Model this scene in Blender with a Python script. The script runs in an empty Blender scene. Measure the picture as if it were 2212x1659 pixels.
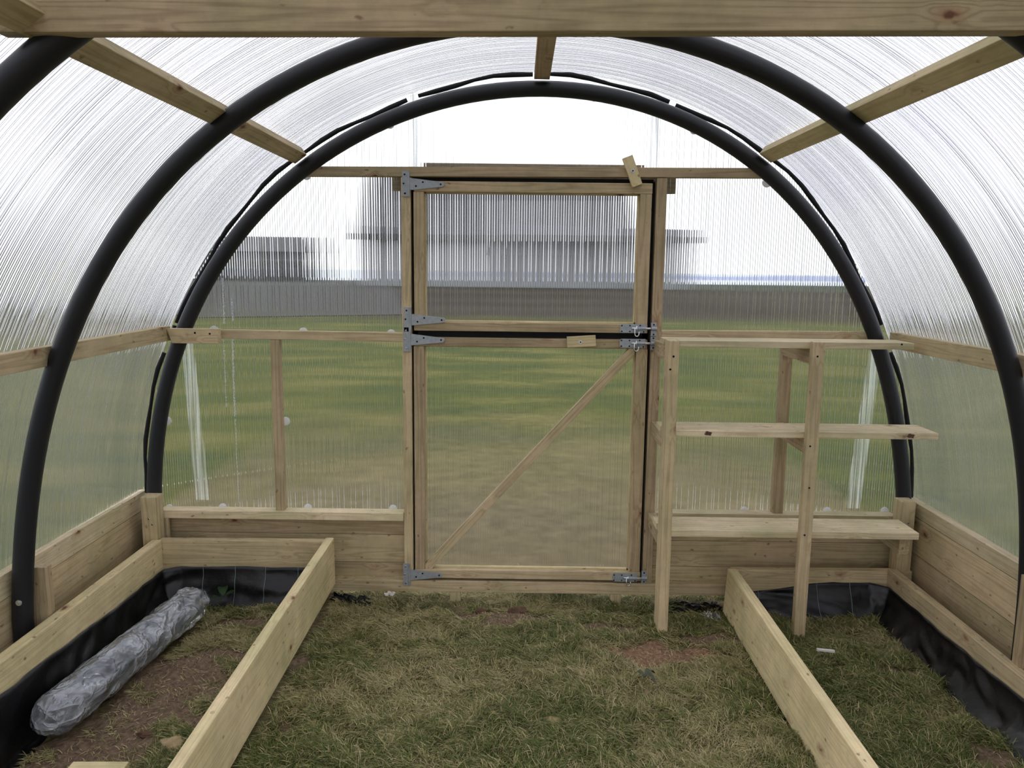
import bpy, bmesh, math, random
import numpy as np
from mathutils import Vector, Matrix, noise as mnoise

random.seed(7); np.random.seed(7)
C = bpy.context.scene.collection
SC = bpy.context.scene

# ------------------------------------------------------------------ camera
F = 1700.0; CX, CY = 1106.0, 829.5; EYE = Vector((0, 0, 1.6))
YAW, PITCH, ROLL = 0.0064785, math.radians(8.453), math.radians(0.65)
cam_d = bpy.data.cameras.new('camera'); cam = bpy.data.objects.new('camera', cam_d); C.objects.link(cam)
cam_d.sensor_width = 36.0; cam_d.lens = F / 2212 * 36.0; cam_d.clip_start = 0.05; cam_d.clip_end = 6000
RM = Matrix.Rotation(YAW, 3, 'Z') @ Matrix.Rotation(math.pi / 2 - PITCH, 3, 'X') @ Matrix.Rotation(ROLL, 3, 'Z')
cam.matrix_world = Matrix.Translation(EYE) @ RM.to_4x4()
SC.camera = cam

# ------------------------------------------------------------------ sky (overcast)
world = bpy.data.worlds.new('overcast'); SC.world = world; world.use_nodes = True
wt = world.node_tree; wt.nodes.clear()
w_out = wt.nodes.new('ShaderNodeOutputWorld'); w_bg = wt.nodes.new('ShaderNodeBackground')
w_tc = wt.nodes.new('ShaderNodeTexCoord'); w_n = wt.nodes.new('ShaderNodeTexNoise'); w_r = wt.nodes.new('ShaderNodeValToRGB')
w_map = wt.nodes.new('ShaderNodeMapping'); w_map.inputs['Scale'].default_value = (1.6, 1.6, 3.2)
w_n.inputs['Scale'].default_value = 1.7; w_n.inputs['Detail'].default_value = 5
w_r.color_ramp.elements[0].position = 0.30; w_r.color_ramp.elements[0].color = (0.60, 0.60, 0.69, 1)
w_r.color_ramp.elements[1].position = 0.66; w_r.color_ramp.elements[1].color = (1.0, 1.0, 1.02, 1)
wt.links.new(w_tc.outputs['Generated'], w_map.inputs[0]); wt.links.new(w_map.outputs[0], w_n.inputs['Vector'])
wt.links.new(w_n.outputs[0], w_r.inputs[0]); wt.links.new(w_r.outputs[0], w_bg.inputs[0])
w_bg.inputs[1].default_value = 1.75
wt.links.new(w_bg.outputs[0], w_out.inputs[0])
# a very soft, weak sun behind the cloud (from ahead, left, high)
sd = bpy.data.lights.new('veiled_sun', 'SUN'); sd.energy = 0.5; sd.angle = math.radians(60); sd.color = (1, 0.98, 0.95)
so = bpy.data.objects.new('veiled_sun', sd); C.objects.link(so); so.rotation_euler = (math.radians(-38), math.radians(-12), 0); so.location = (0, 0, 30)

SC.view_settings.view_transform = 'Standard'; SC.view_settings.look = 'None'
SC.view_settings.exposure = 0.10; SC.view_settings.gamma = 1.0
try: SC.view_settings.use_curve_mapping = False
except Exception: pass
SC.cycles.max_bounces = 14; SC.cycles.transmission_bounces = 12; SC.cycles.diffuse_bounces = 5
SC.cycles.glossy_bounces = 6; SC.cycles.transparent_max_bounces = 24
SC.cycles.use_denoising = True; SC.cycles.caustics_refractive = True; SC.cycles.caustics_reflective = True

def at(px, py, Y=None, X=None, Z=None):
    """point of the place seen at a pixel of the photograph, on the plane Y / X / Z = const"""
    d = RM @ Vector(((px - CX) / F, -(py - CY) / F, -1))
    t = Y / d.y if Y is not None else X / d.x if X is not None else (Z - EYE.z) / d.z
    return EYE + t * d

# ------------------------------------------------------------------ helpers
WORLD = {}
def props(o, label=None, cat=None, group=None, kind=None):
    if label: o['label'] = label
    if cat: o['category'] = cat
    if group: o['group'] = group
    if kind: o['kind'] = kind
    return o
def put(o, parent, M):
    WORLD[o.name] = M.copy()
    if parent is not None:
        o.parent = parent; o.matrix_basis = WORLD[parent.name].inverted() @ M
    else: o.matrix_basis = M
def empty(name, loc=(0, 0, 0), label=None, cat=None, group=None, kind=None, parent=None):
    o = bpy.data.objects.new(name, None); C.objects.link(o); o.empty_display_size = 0.05
    put(o, parent, Matrix.Translation(Vector(loc))); return props(o, label, cat, group, kind)
def link(name, bm, mat, parent=None, M=None, smooth=False, label=None, cat=None, group=None, kind=None):
    me = bpy.data.meshes.new(name); bm.to_mesh(me); bm.free()
    if mat: me.materials.append(mat)
    if smooth:
        for p in me.polygons: p.use_smooth = True
    o = bpy.data.objects.new(name, me); C.objects.link(o)
    put(o, parent, M or Matrix.Identity(4)); return props(o, label, cat, group, kind)
def frame(origin, xdir, up):
    x = Vector(xdir).normalized(); z = Vector(up); z = (z - z.dot(x) * x).normalized(); y = z.cross(x)
    M = Matrix((x, y, z)).transposed().to_4x4(); M.translation = Vector(origin); return M
def bm_box(bm, x0, x1, y0, y1, z0, z1, M=None):
    vs = [bm.verts.new((x, y, z)) for x in (x0, x1) for y in (y0, y1) for z in (z0, z1)]
    for f in ((0, 1, 3, 2), (4, 6, 7, 5), (0, 4, 5, 1), (2, 3, 7, 6), (0, 2, 6, 4), (1, 5, 7, 3)): bm.faces.new([vs[i] for i in f])
    if M is not None:
        for v in vs: v.co = M @ v.co
    return vs
def chamfer(bm, r):
    bmesh.ops.recalc_face_normals(bm, faces=bm.faces[:])
    if r > 0: bmesh.ops.bevel(bm, geom=[e for e in bm.edges if e.calc_length() > 2.2 * r], offset=r, segments=2, affect='EDGES', profile=0.6)
def bar(name, p0, p1, w, h, mat, parent=None, up=(0, 0, 1), r=0.003, cut=None, warp=0.0, **k):
    """a timber from p0 to p1 (centre line), w wide (local Y), h high (local Z); grain runs along local X"""
    p0, p1 = Vector(p0), Vector(p1); L = (p1 - p0).length; M = frame((p0 + p1) / 2, p1 - p0, up)
    bm = bmesh.new(); bm_box(bm, -L / 2, L / 2, -w / 2, w / 2, -h / 2, h / 2)
    if cut:
        for v in bm.verts:
            if v.co.x > 0: v.co.x += cut[1] * (v.co.z / (h / 2))
            else: v.co.x += cut[0] * (v.co.z / (h / 2))
    chamfer(bm, r)
    return link(name, bm, mat, parent, M, **k)
def xbar(name, x0, x1, y0, y1, z0, z1, mat, parent=None, axis=None, r=0.003, **k):
    """axis aligned timber, grain along its longest axis"""
    d = (x1 - x0, y1 - y0, z1 - z0); a = axis if axis is not None else d.index(max(d))
    c = Vector(((x0 + x1) / 2, (y0 + y1) / 2, (z0 + z1) / 2))
    e = Vector((0, 0, 0)); e[a] = d[a] / 2
    up = (0, 0, 1) if a != 2 else (0, 1, 0)
    w, h = {0: (d[1], d[2]), 1: (d[0], d[2]), 2: (d[0], d[1])}[a]
    return bar(name, c - e, c + e, w, h, mat, parent, up=up, r=r, **k)
def prism(name, pts, y0, y1, mat, parent=None, r=0.0, M=None, **k):
    """outline in local X,Z extruded along Y"""
    bm = bmesh.new(); a = [bm.verts.new((x, y0, z)) for x, z in pts]; b = [bm.verts.new((x, y1, z)) for x, z in pts]
    bm.faces.new(a); bm.faces.new(b[::-1]); n = len(pts)
    for i in range(n): bm.faces.new((a[i], b[i], b[(i + 1) % n], a[(i + 1) % n]))
    chamfer(bm, r); return link(name, bm, mat, parent, M, **k)
def tube_bm(bm, pts, rad, n=16, caps=True, squash=None):
    pts = [Vector(p) for p in pts]; rings = []; prev = None
    for i, p in enumerate(pts):
        t = (pts[min(i + 1, len(pts) - 1)] - pts[max(i - 1, 0)]).normalized()
        if prev is None:
            a = Vector((0, 1, 0)) if abs(t.y) < 0.9 else Vector((0, 0, 1)); u = (a - a.dot(t) * t).normalized()
        else: u = (prev - prev.dot(t) * t).normalized()
        prev = u; v = t.cross(u); rr = rad[i] if hasattr(rad, '__len__') else rad
        rings.append([bm.verts.new(p + rr * (math.cos(2 * math.pi * j / n) * u + math.sin(2 * math.pi * j / n) * v)) for j in range(n)])
    for a, b in zip(rings, rings[1:]):
        for j in range(n): bm.faces.new((a[j], a[(j + 1) % n], b[(j + 1) % n], b[j]))
    if caps: bm.faces.new(rings[0][::-1]); bm.faces.new(rings[-1])
    return rings
def disc_bm(bm, c, axis, r, h, n=20):
    c = Vector(c); a = Vector(axis).normalized(); tube_bm(bm, [c, c + a * h], r, n)
def screw(parent, c, axis, r=0.0038, name='screw', mat=None, recess=True):
    """countersunk screw head with a dark socket"""
    bm = bmesh.new(); a = Vector(axis).normalized(); c = Vector(c)
    tube_bm(bm, [c, c + a * 0.0012, c + a * 0.0016, c + a * 0.0016, c + a * 0.0008, c + a * 0.0006], [r * 1.05, r, r * 0.8, r * 0.5, r * 0.45, r * 0.1], 14)
    return link(name, bm, mat or M_['steel'], parent, smooth=False)

# ------------------------------------------------------------------ materials
M_ = {}
def new_mat(name):
    m = bpy.data.materials.new(name); m.use_nodes = True; nt = m.node_tree; nt.nodes.clear()
    return m, nt, lambda t: nt.nodes.new(t), lambda a, b: nt.links.new(a, b)
def srgb(r, g, b):
    f = lambda c: (c / 255 / 12.92) if c / 255 <= 0.04045 else ((c / 255 + 0.055) / 1.055) ** 2.4
    return (f(r), f(g), f(b), 1)
def math_node(N, K, op, a, b=None, c=None):
    n = N('ShaderNodeMath'); n.operation = op
    for i, v in enumerate((a, b, c)):
        if v is None: continue
        if isinstance(v, (int, float)): n.inputs[i].default_value = v
        else: K(v, n.inputs[i])
    return n.outputs[0]

def wood(name, light, dark, knot=(86, 50, 34), rough=0.72, contrast=1.0):
    m, nt, N, K = new_mat(name)
    out = N('ShaderNodeOutputMaterial'); bs = N('ShaderNodeBsdfPrincipled'); tc = N('ShaderNodeTexCoord'); oi = N('ShaderNodeObjectInfo')
    add = N('ShaderNodeVectorMath'); add.operation = 'ADD'; mul = N('ShaderNodeVectorMath'); mul.operation = 'SCALE'
    comb = N('ShaderNodeCombineXYZ')
    for i, k in enumerate((37.0, 11.3, 23.7)): K(math_node(N, K, 'MULTIPLY', oi.outputs['Random'], k), comb.inputs[i])
    K(tc.outputs['Object'], add.inputs[0]); K(comb.outputs[0], add.inputs[1])
    # knots
    kv = N('ShaderNodeTexVoronoi'); kv.inputs['Scale'].default_value = 1.0
    kmap = N('ShaderNodeMapping'); kmap.inputs['Scale'].default_value = (4.2, 8, 8); kd = N('ShaderNodeTexNoise'); kd.inputs['Scale'].default_value = 38; kd.inputs['Detail'].default_value = 2; K(add.outputs[0], kd.inputs['Vector'])
    kx = N('ShaderNodeVectorMath'); kx.operation = 'MULTIPLY_ADD'; K(kd.outputs['Color'], kx.inputs[0]); kx.inputs[1].default_value = (0.10, 0.16, 0.16); K(kmap.outputs[0], kx.inputs[2])
    K(add.outputs[0], kmap.inputs[0]); K(kx.outputs[0], kv.inputs['Vector'])
    kn = N('ShaderNodeMapRange'); kn.inputs[1].default_value = 0.03; kn.inputs[2].default_value = 0.10; kn.inputs[3].default_value = 1; kn.inputs[4].default_value = 0
    kn.interpolation_type = 'SMOOTHSTEP'; K(kv.outputs['Distance'], kn.inputs[0])
    halo = N('ShaderNodeMapRange'); halo.inputs[1].default_value = 0.04; halo.inputs[2].default_value = 0.34; halo.inputs[3].default_value = 1; halo.inputs[4].default_value = 0
    halo.interpolation_type = 'SMOOTHSTEP'; K(kv.outputs['Distance'], halo.inputs[0])
    # grain: noise stretched along X, rings swirl near knots
    gm = N('ShaderNodeMapping'); gm.inputs['Scale'].default_value = (0.9, 24, 24); K(add.outputs[0], gm.inputs[0])
    wav = N('ShaderNodeTexNoise'); wav.inputs['Scale'].default_value = 1.0; wav.inputs['Detail'].default_value = 1.5
    K(gm.outputs[0], wav.inputs['Vector'])
    wsum = math_node(N, K, 'MULTIPLY_ADD', halo.outputs[0], 0.22, wav.outputs[0])
    ring = math_node(N, K, 'SINE', math_node(N, K, 'MULTIPLY', wsum, 42.0))
    ringn = math_node(N, K, 'MULTIPLY_ADD', ring, 0.5, 0.5)
    ringp = math_node(N, K, 'POWER', ringn, 2.6)
    fm = N('ShaderNodeMapping'); fm.inputs['Scale'].default_value = (9, 260, 260); K(add.outputs[0], fm.inputs[0])
    fib = N('ShaderNodeTexNoise'); fib.inputs['Scale'].default_value = 1.0; fib.inputs['Detail'].default_value = 2; K(fm.outputs[0], fib.inputs['Vector'])
    bl = N('ShaderNodeTexNoise'); bl.inputs['Scale'].default_value = 2.6; bl.inputs['Detail'].default_value = 3; K(add.outputs[0], bl.inputs['Vector'])
    c1 = N('ShaderNodeMix'); c1.data_type = 'RGBA'; c1.inputs[6].default_value = srgb(*light); c1.inputs[7].default_value = srgb(*dark)
    f = math_node(N, K, 'MULTIPLY_ADD', ringp, 0.5 * contrast, math_node(N, K, 'MULTIPLY_ADD', fib.outputs[0], 0.5, -0.12)); K(f, c1.inputs[0])
    c2 = N('ShaderNodeMix'); c2.data_type = 'RGBA'; c2.blend_type = 'MULTIPLY'; c2.inputs[0].default_value = 1.0
    br = N('ShaderNodeValToRGB'); br.color_ramp.elements[0].position = 0.32; br.color_ramp.elements[0].color = (0.80, 0.82, 0.72, 1)
    br.color_ramp.elements[1].position = 0.66; br.color_ramp.elements[1].color = (1.06, 1.0, 0.98, 1); K(bl.outputs[0], br.inputs[0])
    K(c1.outputs[2], c2.inputs[6]); K(br.outputs[0], c2.inputs[7])
    rb = N('ShaderNodeMapRange'); rb.inputs[3].default_value = 0.86; rb.inputs[4].default_value = 1.08; K(oi.outputs['Random'], rb.inputs[0])
    c3 = N('ShaderNodeVectorMath'); c3.operation = 'SCALE'; K(c2.outputs[2], c3.inputs[0]); K(rb.outputs[0], c3.inputs['Scale'])
    c4 = N('ShaderNodeMix'); c4.data_type = 'RGBA'; c4.inputs[7].default_value = srgb(150, 98, 70)
    K(math_node(N, K, 'MULTIPLY', math_node(N, K, 'POWER', halo.outputs[0], 4.0), 0.6), c4.inputs[0]); K(c3.outputs[0], c4.inputs[6])
    c5 = N('ShaderNodeMix'); c5.data_type = 'RGBA'; c5.inputs[7].default_value = srgb(*knot); K(math_node(N, K, 'MULTIPLY', kn.outputs[0], 0.85), c5.inputs[0]); K(c4.outputs[2], c5.inputs[6])
    # pin knots, nail marks and dirt specks
    pv = N('ShaderNodeTexVoronoi'); pv.inputs['Scale'].default_value = 1.0; pm = N('ShaderNodeMapping'); pm.inputs['Scale'].default_value = (13, 21, 21); K(kx.outputs[0], pm.inputs[0]); pm.inputs['Scale'].default_value = (2.6, 2.6, 2.6); K(pm.outputs[0], pv.inputs['Vector'])
    pr = N('ShaderNodeMapRange'); pr.inputs[1].default_value = 0.05; pr.inputs[2].default_value = 0.13; pr.inputs[3].default_value = 0.7; pr.inputs[4].default_value = 0; K(pv.outputs['Distance'], pr.inputs[0])
    ds = N('ShaderNodeTexNoise'); ds.inputs['Scale'].default_value = 11; ds.inputs['Detail'].default_value = 7; ds.inputs['Roughness'].default_value = 0.7; K(add.outputs[0], ds.inputs['Vector'])
    dr_ = N('ShaderNodeMapRange'); dr_.inputs[1].default_value = 0.3; dr_.inputs[2].default_value = 0.7; dr_.inputs[3].default_value = 0.84; dr_.inputs[4].default_value = 1.1; K(ds.outputs[0], dr_.inputs[0])
    c6 = N('ShaderNodeMix'); c6.data_type = 'RGBA'; c6.inputs[7].default_value = srgb(104, 74, 54); K(pr.outputs[0], c6.inputs[0]); K(c5.outputs[2], c6.inputs[6])
    c7 = N('ShaderNodeVectorMath'); c7.operation = 'SCALE'; K(c6.outputs[2], c7.inputs[0]); K(dr_.outputs[0], c7.inputs['Scale'])
    K(c7.outputs[0], bs.inputs['Base Color']); bs.inputs['Roughness'].default_value = rough
    bs.inputs['Specular IOR Level'].default_value = 0.3
    bu = N('ShaderNodeBump'); bu.inputs['Strength'].default_value = 0.25; bu.inputs['Distance'].default_value = 0.002
    K(f, bu.inputs['Height']); K(bu.outputs[0], bs.inputs['Normal'])
    K(bs.outputs[0], out.inputs[0]); M_[name] = m; return m

def plain(name, col, rough=0.5, metal=0.0, bump=None, spec=0.5, coat=0.0, var=0.0, vscale=8.0):
    m, nt, N, K = new_mat(name); out = N('ShaderNodeOutputMaterial'); bs = N('ShaderNodeBsdfPrincipled')
    bs.inputs['Base Color'].default_value = srgb(*col); bs.inputs['Roughness'].default_value = rough; bs.inputs['Metallic'].default_value = metal
    bs.inputs['Specular IOR Level'].default_value = spec; bs.inputs['Coat Weight'].default_value = coat
    tc = N('ShaderNodeTexCoord')
    if var:
        n = N('ShaderNodeTexNoise'); n.inputs['Scale'].default_value = vscale; n.inputs['Detail'].default_value = 5; K(tc.outputs['Object'], n.inputs['Vector'])
        mr = N('ShaderNodeMapRange'); mr.inputs[1].default_value = 0.3; mr.inputs[2].default_value = 0.7; mr.inputs[3].default_value = 1 - var; mr.inputs[4].default_value = 1 + var; K(n.outputs[0], mr.inputs[0])
        s = N('ShaderNodeVectorMath'); s.operation = 'SCALE'; s.inputs[0].default_value = srgb(*col)[:3]; K(mr.outputs[0], s.inputs['Scale']); K(s.outputs[0], bs.inputs['Base Color'])
    if bump:
        n = N('ShaderNodeTexNoise'); n.inputs['Scale'].default_value = bump[0]; n.inputs['Detail'].default_value = 4; K(tc.outputs['Object'], n.inputs['Vector'])
        b = N('ShaderNodeBump'); b.inputs['Strength'].default_value = bump[1]; b.inputs['Distance'].default_value = bump[2]; K(n.outputs[0], b.inputs['Height']); K(b.outputs[0], bs.inputs['Normal'])
    K(bs.outputs[0], out.inputs[0]); M_[name] = m; return m

def poly(name, axis, pitch, amp, web=0.16, tint=(0.93, 0.96, 0.95), haze=0.10, webk=0.9):
    """twin-wall polycarbonate: flutes whose walls bend the light across the flute, thin webs between them"""
    m, nt, N, K = new_mat(name); out = N('ShaderNodeOutputMaterial'); tc = N('ShaderNodeTexCoord'); ge = N('ShaderNodeNewGeometry')
    sep = N('ShaderNodeSeparateXYZ'); K(ge.outputs['Position'], sep.inputs[0]); u = sep.outputs[axis]
    ph = math_node(N, K, 'DIVIDE', u, pitch)
    mp = N('ShaderNodeMapping'); s = [0.35, 0.35, 0.35]; s[axis] = 0.43 / pitch; mp.inputs['Scale'].default_value = s; K(ge.outputs['Position'], mp.inputs[0])
    n1 = N('ShaderNodeTexNoise'); n1.inputs['Scale'].default_value = 1.0; n1.inputs['Detail'].default_value = 3; n1.inputs['Roughness'].default_value = 0.65; K(mp.outputs[0], n1.inputs['Vector'])
    sn = math_node(N, K, 'SINE', math_node(N, K, 'MULTIPLY', ph, 2 * math.pi))
    nz = math_node(N, K, 'MULTIPLY_ADD', n1.outputs[0], 3.0, -1.5)
    a = math_node(N, K, 'MULTIPLY', math_node(N, K, 'MULTIPLY_ADD', sn, 0.55, nz), amp)
    fr = math_node(N, K, 'FRACT', ph); mask = math_node(N, K, 'LESS_THAN', fr, web)
    side = math_node(N, K, 'MULTIPLY_ADD', math_node(N, K, 'LESS_THAN', math_node(N, K, 'FRACT', math_node(N, K, 'MULTIPLY', math_node(N, K, 'FLOOR', ph), 0.381966)), 0.5), 2.0, -1.0)
    wn = math_node(N, K, 'MULTIPLY', mask, math_node(N, K, 'MULTIPLY', side, webk))
    dv = N('ShaderNodeCombineXYZ'); K(math_node(N, K, 'ADD', a, wn), dv.inputs[axis])
    ad = N('ShaderNodeVectorMath'); ad.operation = 'ADD'; K(ge.outputs['Normal'], ad.inputs[0]); K(dv.outputs[0], ad.inputs[1])
    nm = N('ShaderNodeVectorMath'); nm.operation = 'NORMALIZE'; K(ad.outputs[0], nm.inputs[0])
    g = N('ShaderNodeBsdfGlass'); g.inputs['Color'].default_value = (*tint, 1); g.inputs['Roughness'].default_value = 0.02; g.inputs['IOR'].default_value = 1.42
    K(nm.outputs[0], g.inputs['Normal'])
    tr = N('ShaderNodeBsdfTranslucent'); tr.inputs['Color'].default_value = (0.86, 0.87, 0.9, 1)
    mk = math_node(N, K, 'MULTIPLY_ADD', mask, 0.02, haze)
    mx = N('ShaderNodeMixShader'); K(mk, mx.inputs[0]); K(g.outputs[0], mx.inputs[1]); K(tr.outputs[0], mx.inputs[2])
    K(mx.outputs[0], out.inputs[0]); M_[name] = m; return m

wood('pine', (212, 196, 160), (162, 141, 108), contrast=0.8)
wood('pine_fresh', (226, 212, 170), (188, 169, 127), contrast=0.75)
wood('pine_weathered', (192, 174, 142), (138, 119, 93), contrast=0.8)
wood('pine_white', (226, 213, 180), (182, 165, 131), contrast=0.8)
plain('black_pipe', (27, 29, 34), rough=0.46, bump=(160, 0.15, 0.0006), spec=0.4)
plain('black_foam', (20, 20, 24), rough=0.8, bump=(90, 0.4, 0.003))
plain('steel', (158, 164, 168), rough=0.45, metal=0.35, bump=(220, 0.1, 0.0004), var=0.12, vscale=60)
plain('steel_dark', (32, 32, 34), rough=0.5, metal=0.4)
plain('steel_bright', (205, 208, 212), rough=0.3, metal=0.9)
plain('white_plastic', (236, 236, 234), rough=0.4)
plain('clear_strip', (190, 200, 196), rough=0.25)
plain('stone', (168, 148, 112), rough=0.9, bump=(30, 0.5, 0.01), var=0.2, vscale=25)
plain('clod', (92, 68, 52), rough=0.95, bump=(60, 0.6, 0.01), var=0.25, vscale=40)
plain('leaf_green', (58, 82, 46), rough=0.55, var=0.2, vscale=60)
plain('leaf_grey', (112, 118, 96), rough=0.8, var=0.2, vscale=50)
plain('white_card', (222, 220, 212), rough=0.7)
plain('house_wall', (140, 142, 146), rough=0.9, var=0.06, vscale=0.5)
plain('slate', (42, 42, 52), rough=0.7, var=0.15, vscale=0.7)
plain('slate_light', (84, 84, 98), rough=0.6, var=0.1, vscale=0.7)
plain('gutter_dark', (16, 17, 22), rough=0.5)
plain('van_paint', (34, 36, 44), rough=0.35, coat=0.3)
plain('glass_dark', (20, 22, 26), rough=0.1)
plain('shed_wall', (74, 74, 76), rough=0.85)
plain('shed_roof', (62, 62, 66), rough=0.7)
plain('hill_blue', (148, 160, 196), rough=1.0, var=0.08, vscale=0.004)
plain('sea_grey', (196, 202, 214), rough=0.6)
poly('poly_wall', 0, 0.0116, 0.135, web=0.22, haze=0.010, tint=(0.95, 0.96, 0.95))
poly('poly_roof', 1, 0.0116, 0.085, web=0.15, haze=0.045, tint=(0.95, 0.955, 0.97), webk=0.32)

m, nt, N, K = new_mat('washer_plastic'); out = N('ShaderNodeOutputMaterial'); df = N('ShaderNodeBsdfPrincipled'); df.inputs['Base Color'].default_value = (0.85, 0.85, 0.84, 1); df.inputs['Roughness'].default_value = 0.35
tl = N('ShaderNodeBsdfTranslucent'); tl.inputs[0].default_value = (0.9, 0.9, 0.9, 1); mx = N('ShaderNodeMixShader'); mx.inputs[0].default_value = 0.6; K(df.outputs[0], mx.inputs[1]); K(tl.outputs[0], mx.inputs[2]); K(mx.outputs[0], out.inputs[0]); M_['washer_plastic'] = m
# black woven membrane
m, nt, N, K = new_mat('membrane'); out = N('ShaderNodeOutputMaterial'); bs = N('ShaderNodeBsdfPrincipled')
bs.inputs['Base Color'].default_value = srgb(11, 11, 13); bs.inputs['Roughness'].default_value = 0.38; bs.inputs['Specular IOR Level'].default_value = 0.42
tc = N('ShaderNodeTexCoord'); n = N('ShaderNodeTexNoise'); n.inputs['Scale'].default_value = 14; n.inputs['Detail'].default_value = 4; K(tc.outputs['Object'], n.inputs['Vector'])
b = N('ShaderNodeBump'); b.inputs['Strength'].default_value = 0.5; b.inputs['Distance'].default_value = 0.01; K(n.outputs[0], b.inputs['Height']); K(b.outputs[0], bs.inputs['Normal'])
K(bs.outputs[0], out.inputs[0]); M_['membrane'] = m
plain('thread', (120, 140, 140), rough=0.8)

# crumpled clear bag film
m, nt, N, K = new_mat('bag_film'); out = N('ShaderNodeOutputMaterial'); tc = N('ShaderNodeTexCoord')
def ridged(scale, sc, dist, pw):
    mp = N('ShaderNodeMapping'); mp.inputs['Scale'].default_value = sc; mp.inputs['Rotation'].default_value = (0.2, 0.3, 0.5); K(tc.outputs['Object'], mp.inputs[0])
    n = N('ShaderNodeTexNoise'); n.inputs['Scale'].default_value = scale; n.inputs['Detail'].default_value = 3; n.inputs['Distortion'].default_value = dist; K(mp.outputs[0], n.inputs['Vector'])
    d_ = math_node(N, K, 'ABSOLUTE', math_node(N, K, 'MULTIPLY_ADD', n.outputs[0], 2.0, -1.0))
    return math_node(N, K, 'POWER', math_node(N, K, 'SUBTRACT', 1.0, d_), pw)
hgt = math_node(N, K, 'ADD', math_node(N, K, 'MULTIPLY', ridged(5, (1, 0.5, 1), 0.8, 9), 1.0), math_node(N, K, 'MULTIPLY', ridged(14, (1, 0.7, 1), 0.6, 8), 0.5))
bu = N('ShaderNodeBump'); bu.inputs['Strength'].default_value = 1.0; bu.inputs['Distance'].default_value = 0.012; K(hgt, bu.inputs['Height'])
gl = N('ShaderNodeBsdfGlossy'); gl.inputs['Roughness'].default_value = 0.20; gl.inputs['Color'].default_value = (0.95, 0.97, 1.0, 1); K(bu.outputs[0], gl.inputs['Normal'])
tp = N('ShaderNodeBsdfTransparent'); tp.inputs['Color'].default_value = (0.95, 0.97, 0.98, 1)
df = N('ShaderNodeBsdfDiffuse'); df.inputs['Color'].default_value = (0.72, 0.76, 0.82, 1); K(bu.outputs[0], df.inputs['Normal'])
a1 = N('ShaderNodeMixShader'); K(math_node(N, K, 'MULTIPLY_ADD', hgt, 0.36, 0.04), a1.inputs[0]); K(tp.outputs[0], a1.inputs[1]); K(df.outputs[0], a1.inputs[2])
fr = N('ShaderNodeFresnel'); fr.inputs['IOR'].default_value = 1.7; K(bu.outputs[0], fr.inputs['Normal'])
a2 = N('ShaderNodeMixShader'); K(fr.outputs[0], a2.inputs[0]); K(a1.outputs[0], a2.inputs[1]); K(gl.outputs[0], a2.inputs[2])
K(a2.outputs[0], out.inputs[0]); M_['bag_film'] = m
plain('rolled_sheet', (116, 126, 144), rough=0.5, bump=(20, 0.3, 0.01), var=0.15, vscale=12)

# condensation beads: thin whitish film
m, nt, N, K = new_mat('condensation'); out = N('ShaderNodeOutputMaterial')
tc = N('ShaderNodeTexCoord'); n = N('ShaderNodeTexNoise'); n.inputs['Scale'].default_value = 160; K(tc.outputs['Object'], n.inputs['Vector'])
tp = N('ShaderNodeBsdfTransparent'); df = N('ShaderNodeBsdfTranslucent'); df.inputs['Color'].default_value = (0.9, 0.92, 0.92, 1)
mx = N('ShaderNodeMixShader'); mr = N('ShaderNodeMapRange'); mr.inputs[1].default_value = 0.4; mr.inputs[2].default_value = 0.55; mr.inputs[3].default_value = 0.15; mr.inputs[4].default_value = 0.9
K(n.outputs[0], mr.inputs[0]); K(mr.outputs[0], mx.inputs[0]); K(tp.outputs[0], mx.inputs[1]); K(df.outputs[0], mx.inputs[2]); K(mx.outputs[0], out.inputs[0]); M_['condensation'] = m
# pale joining strip (milky, see-through)
m, nt, N, K = new_mat('joint_strip'); out = N('ShaderNodeOutputMaterial')
ge = N('ShaderNodeNewGeometry'); sep = N('ShaderNodeSeparateXYZ'); K(ge.outputs['Position'], sep.inputs[0])
n = N('ShaderNodeTexNoise'); mp = N('ShaderNodeMapping'); mp.inputs['Scale'].default_value = (110, 1, 3); K(ge.outputs['Position'], mp.inputs[0]); K(mp.outputs[0], n.inputs['Vector']); n.inputs['Scale'].default_value = 1
tp = N('ShaderNodeBsdfTransparent'); df = N('ShaderNodeBsdfTranslucent'); df.inputs['Color'].default_value = (0.85, 0.9, 0.88, 1)
mx = N('ShaderNodeMixShader'); mr = N('ShaderNodeMapRange'); mr.inputs[1].default_value = 0.35; mr.inputs[2].default_value = 0.65; mr.inputs[3].default_value = 0.03; mr.inputs[4].default_value = 0.30
K(n.outputs[0], mr.inputs[0]); K(mr.outputs[0], mx.inputs[0]); K(tp.outputs[0], mx.inputs[1]); K(df.outputs[0], mx.inputs[2]); K(mx.outputs[0], out.inputs[0]); M_['joint_strip'] = m

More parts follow.
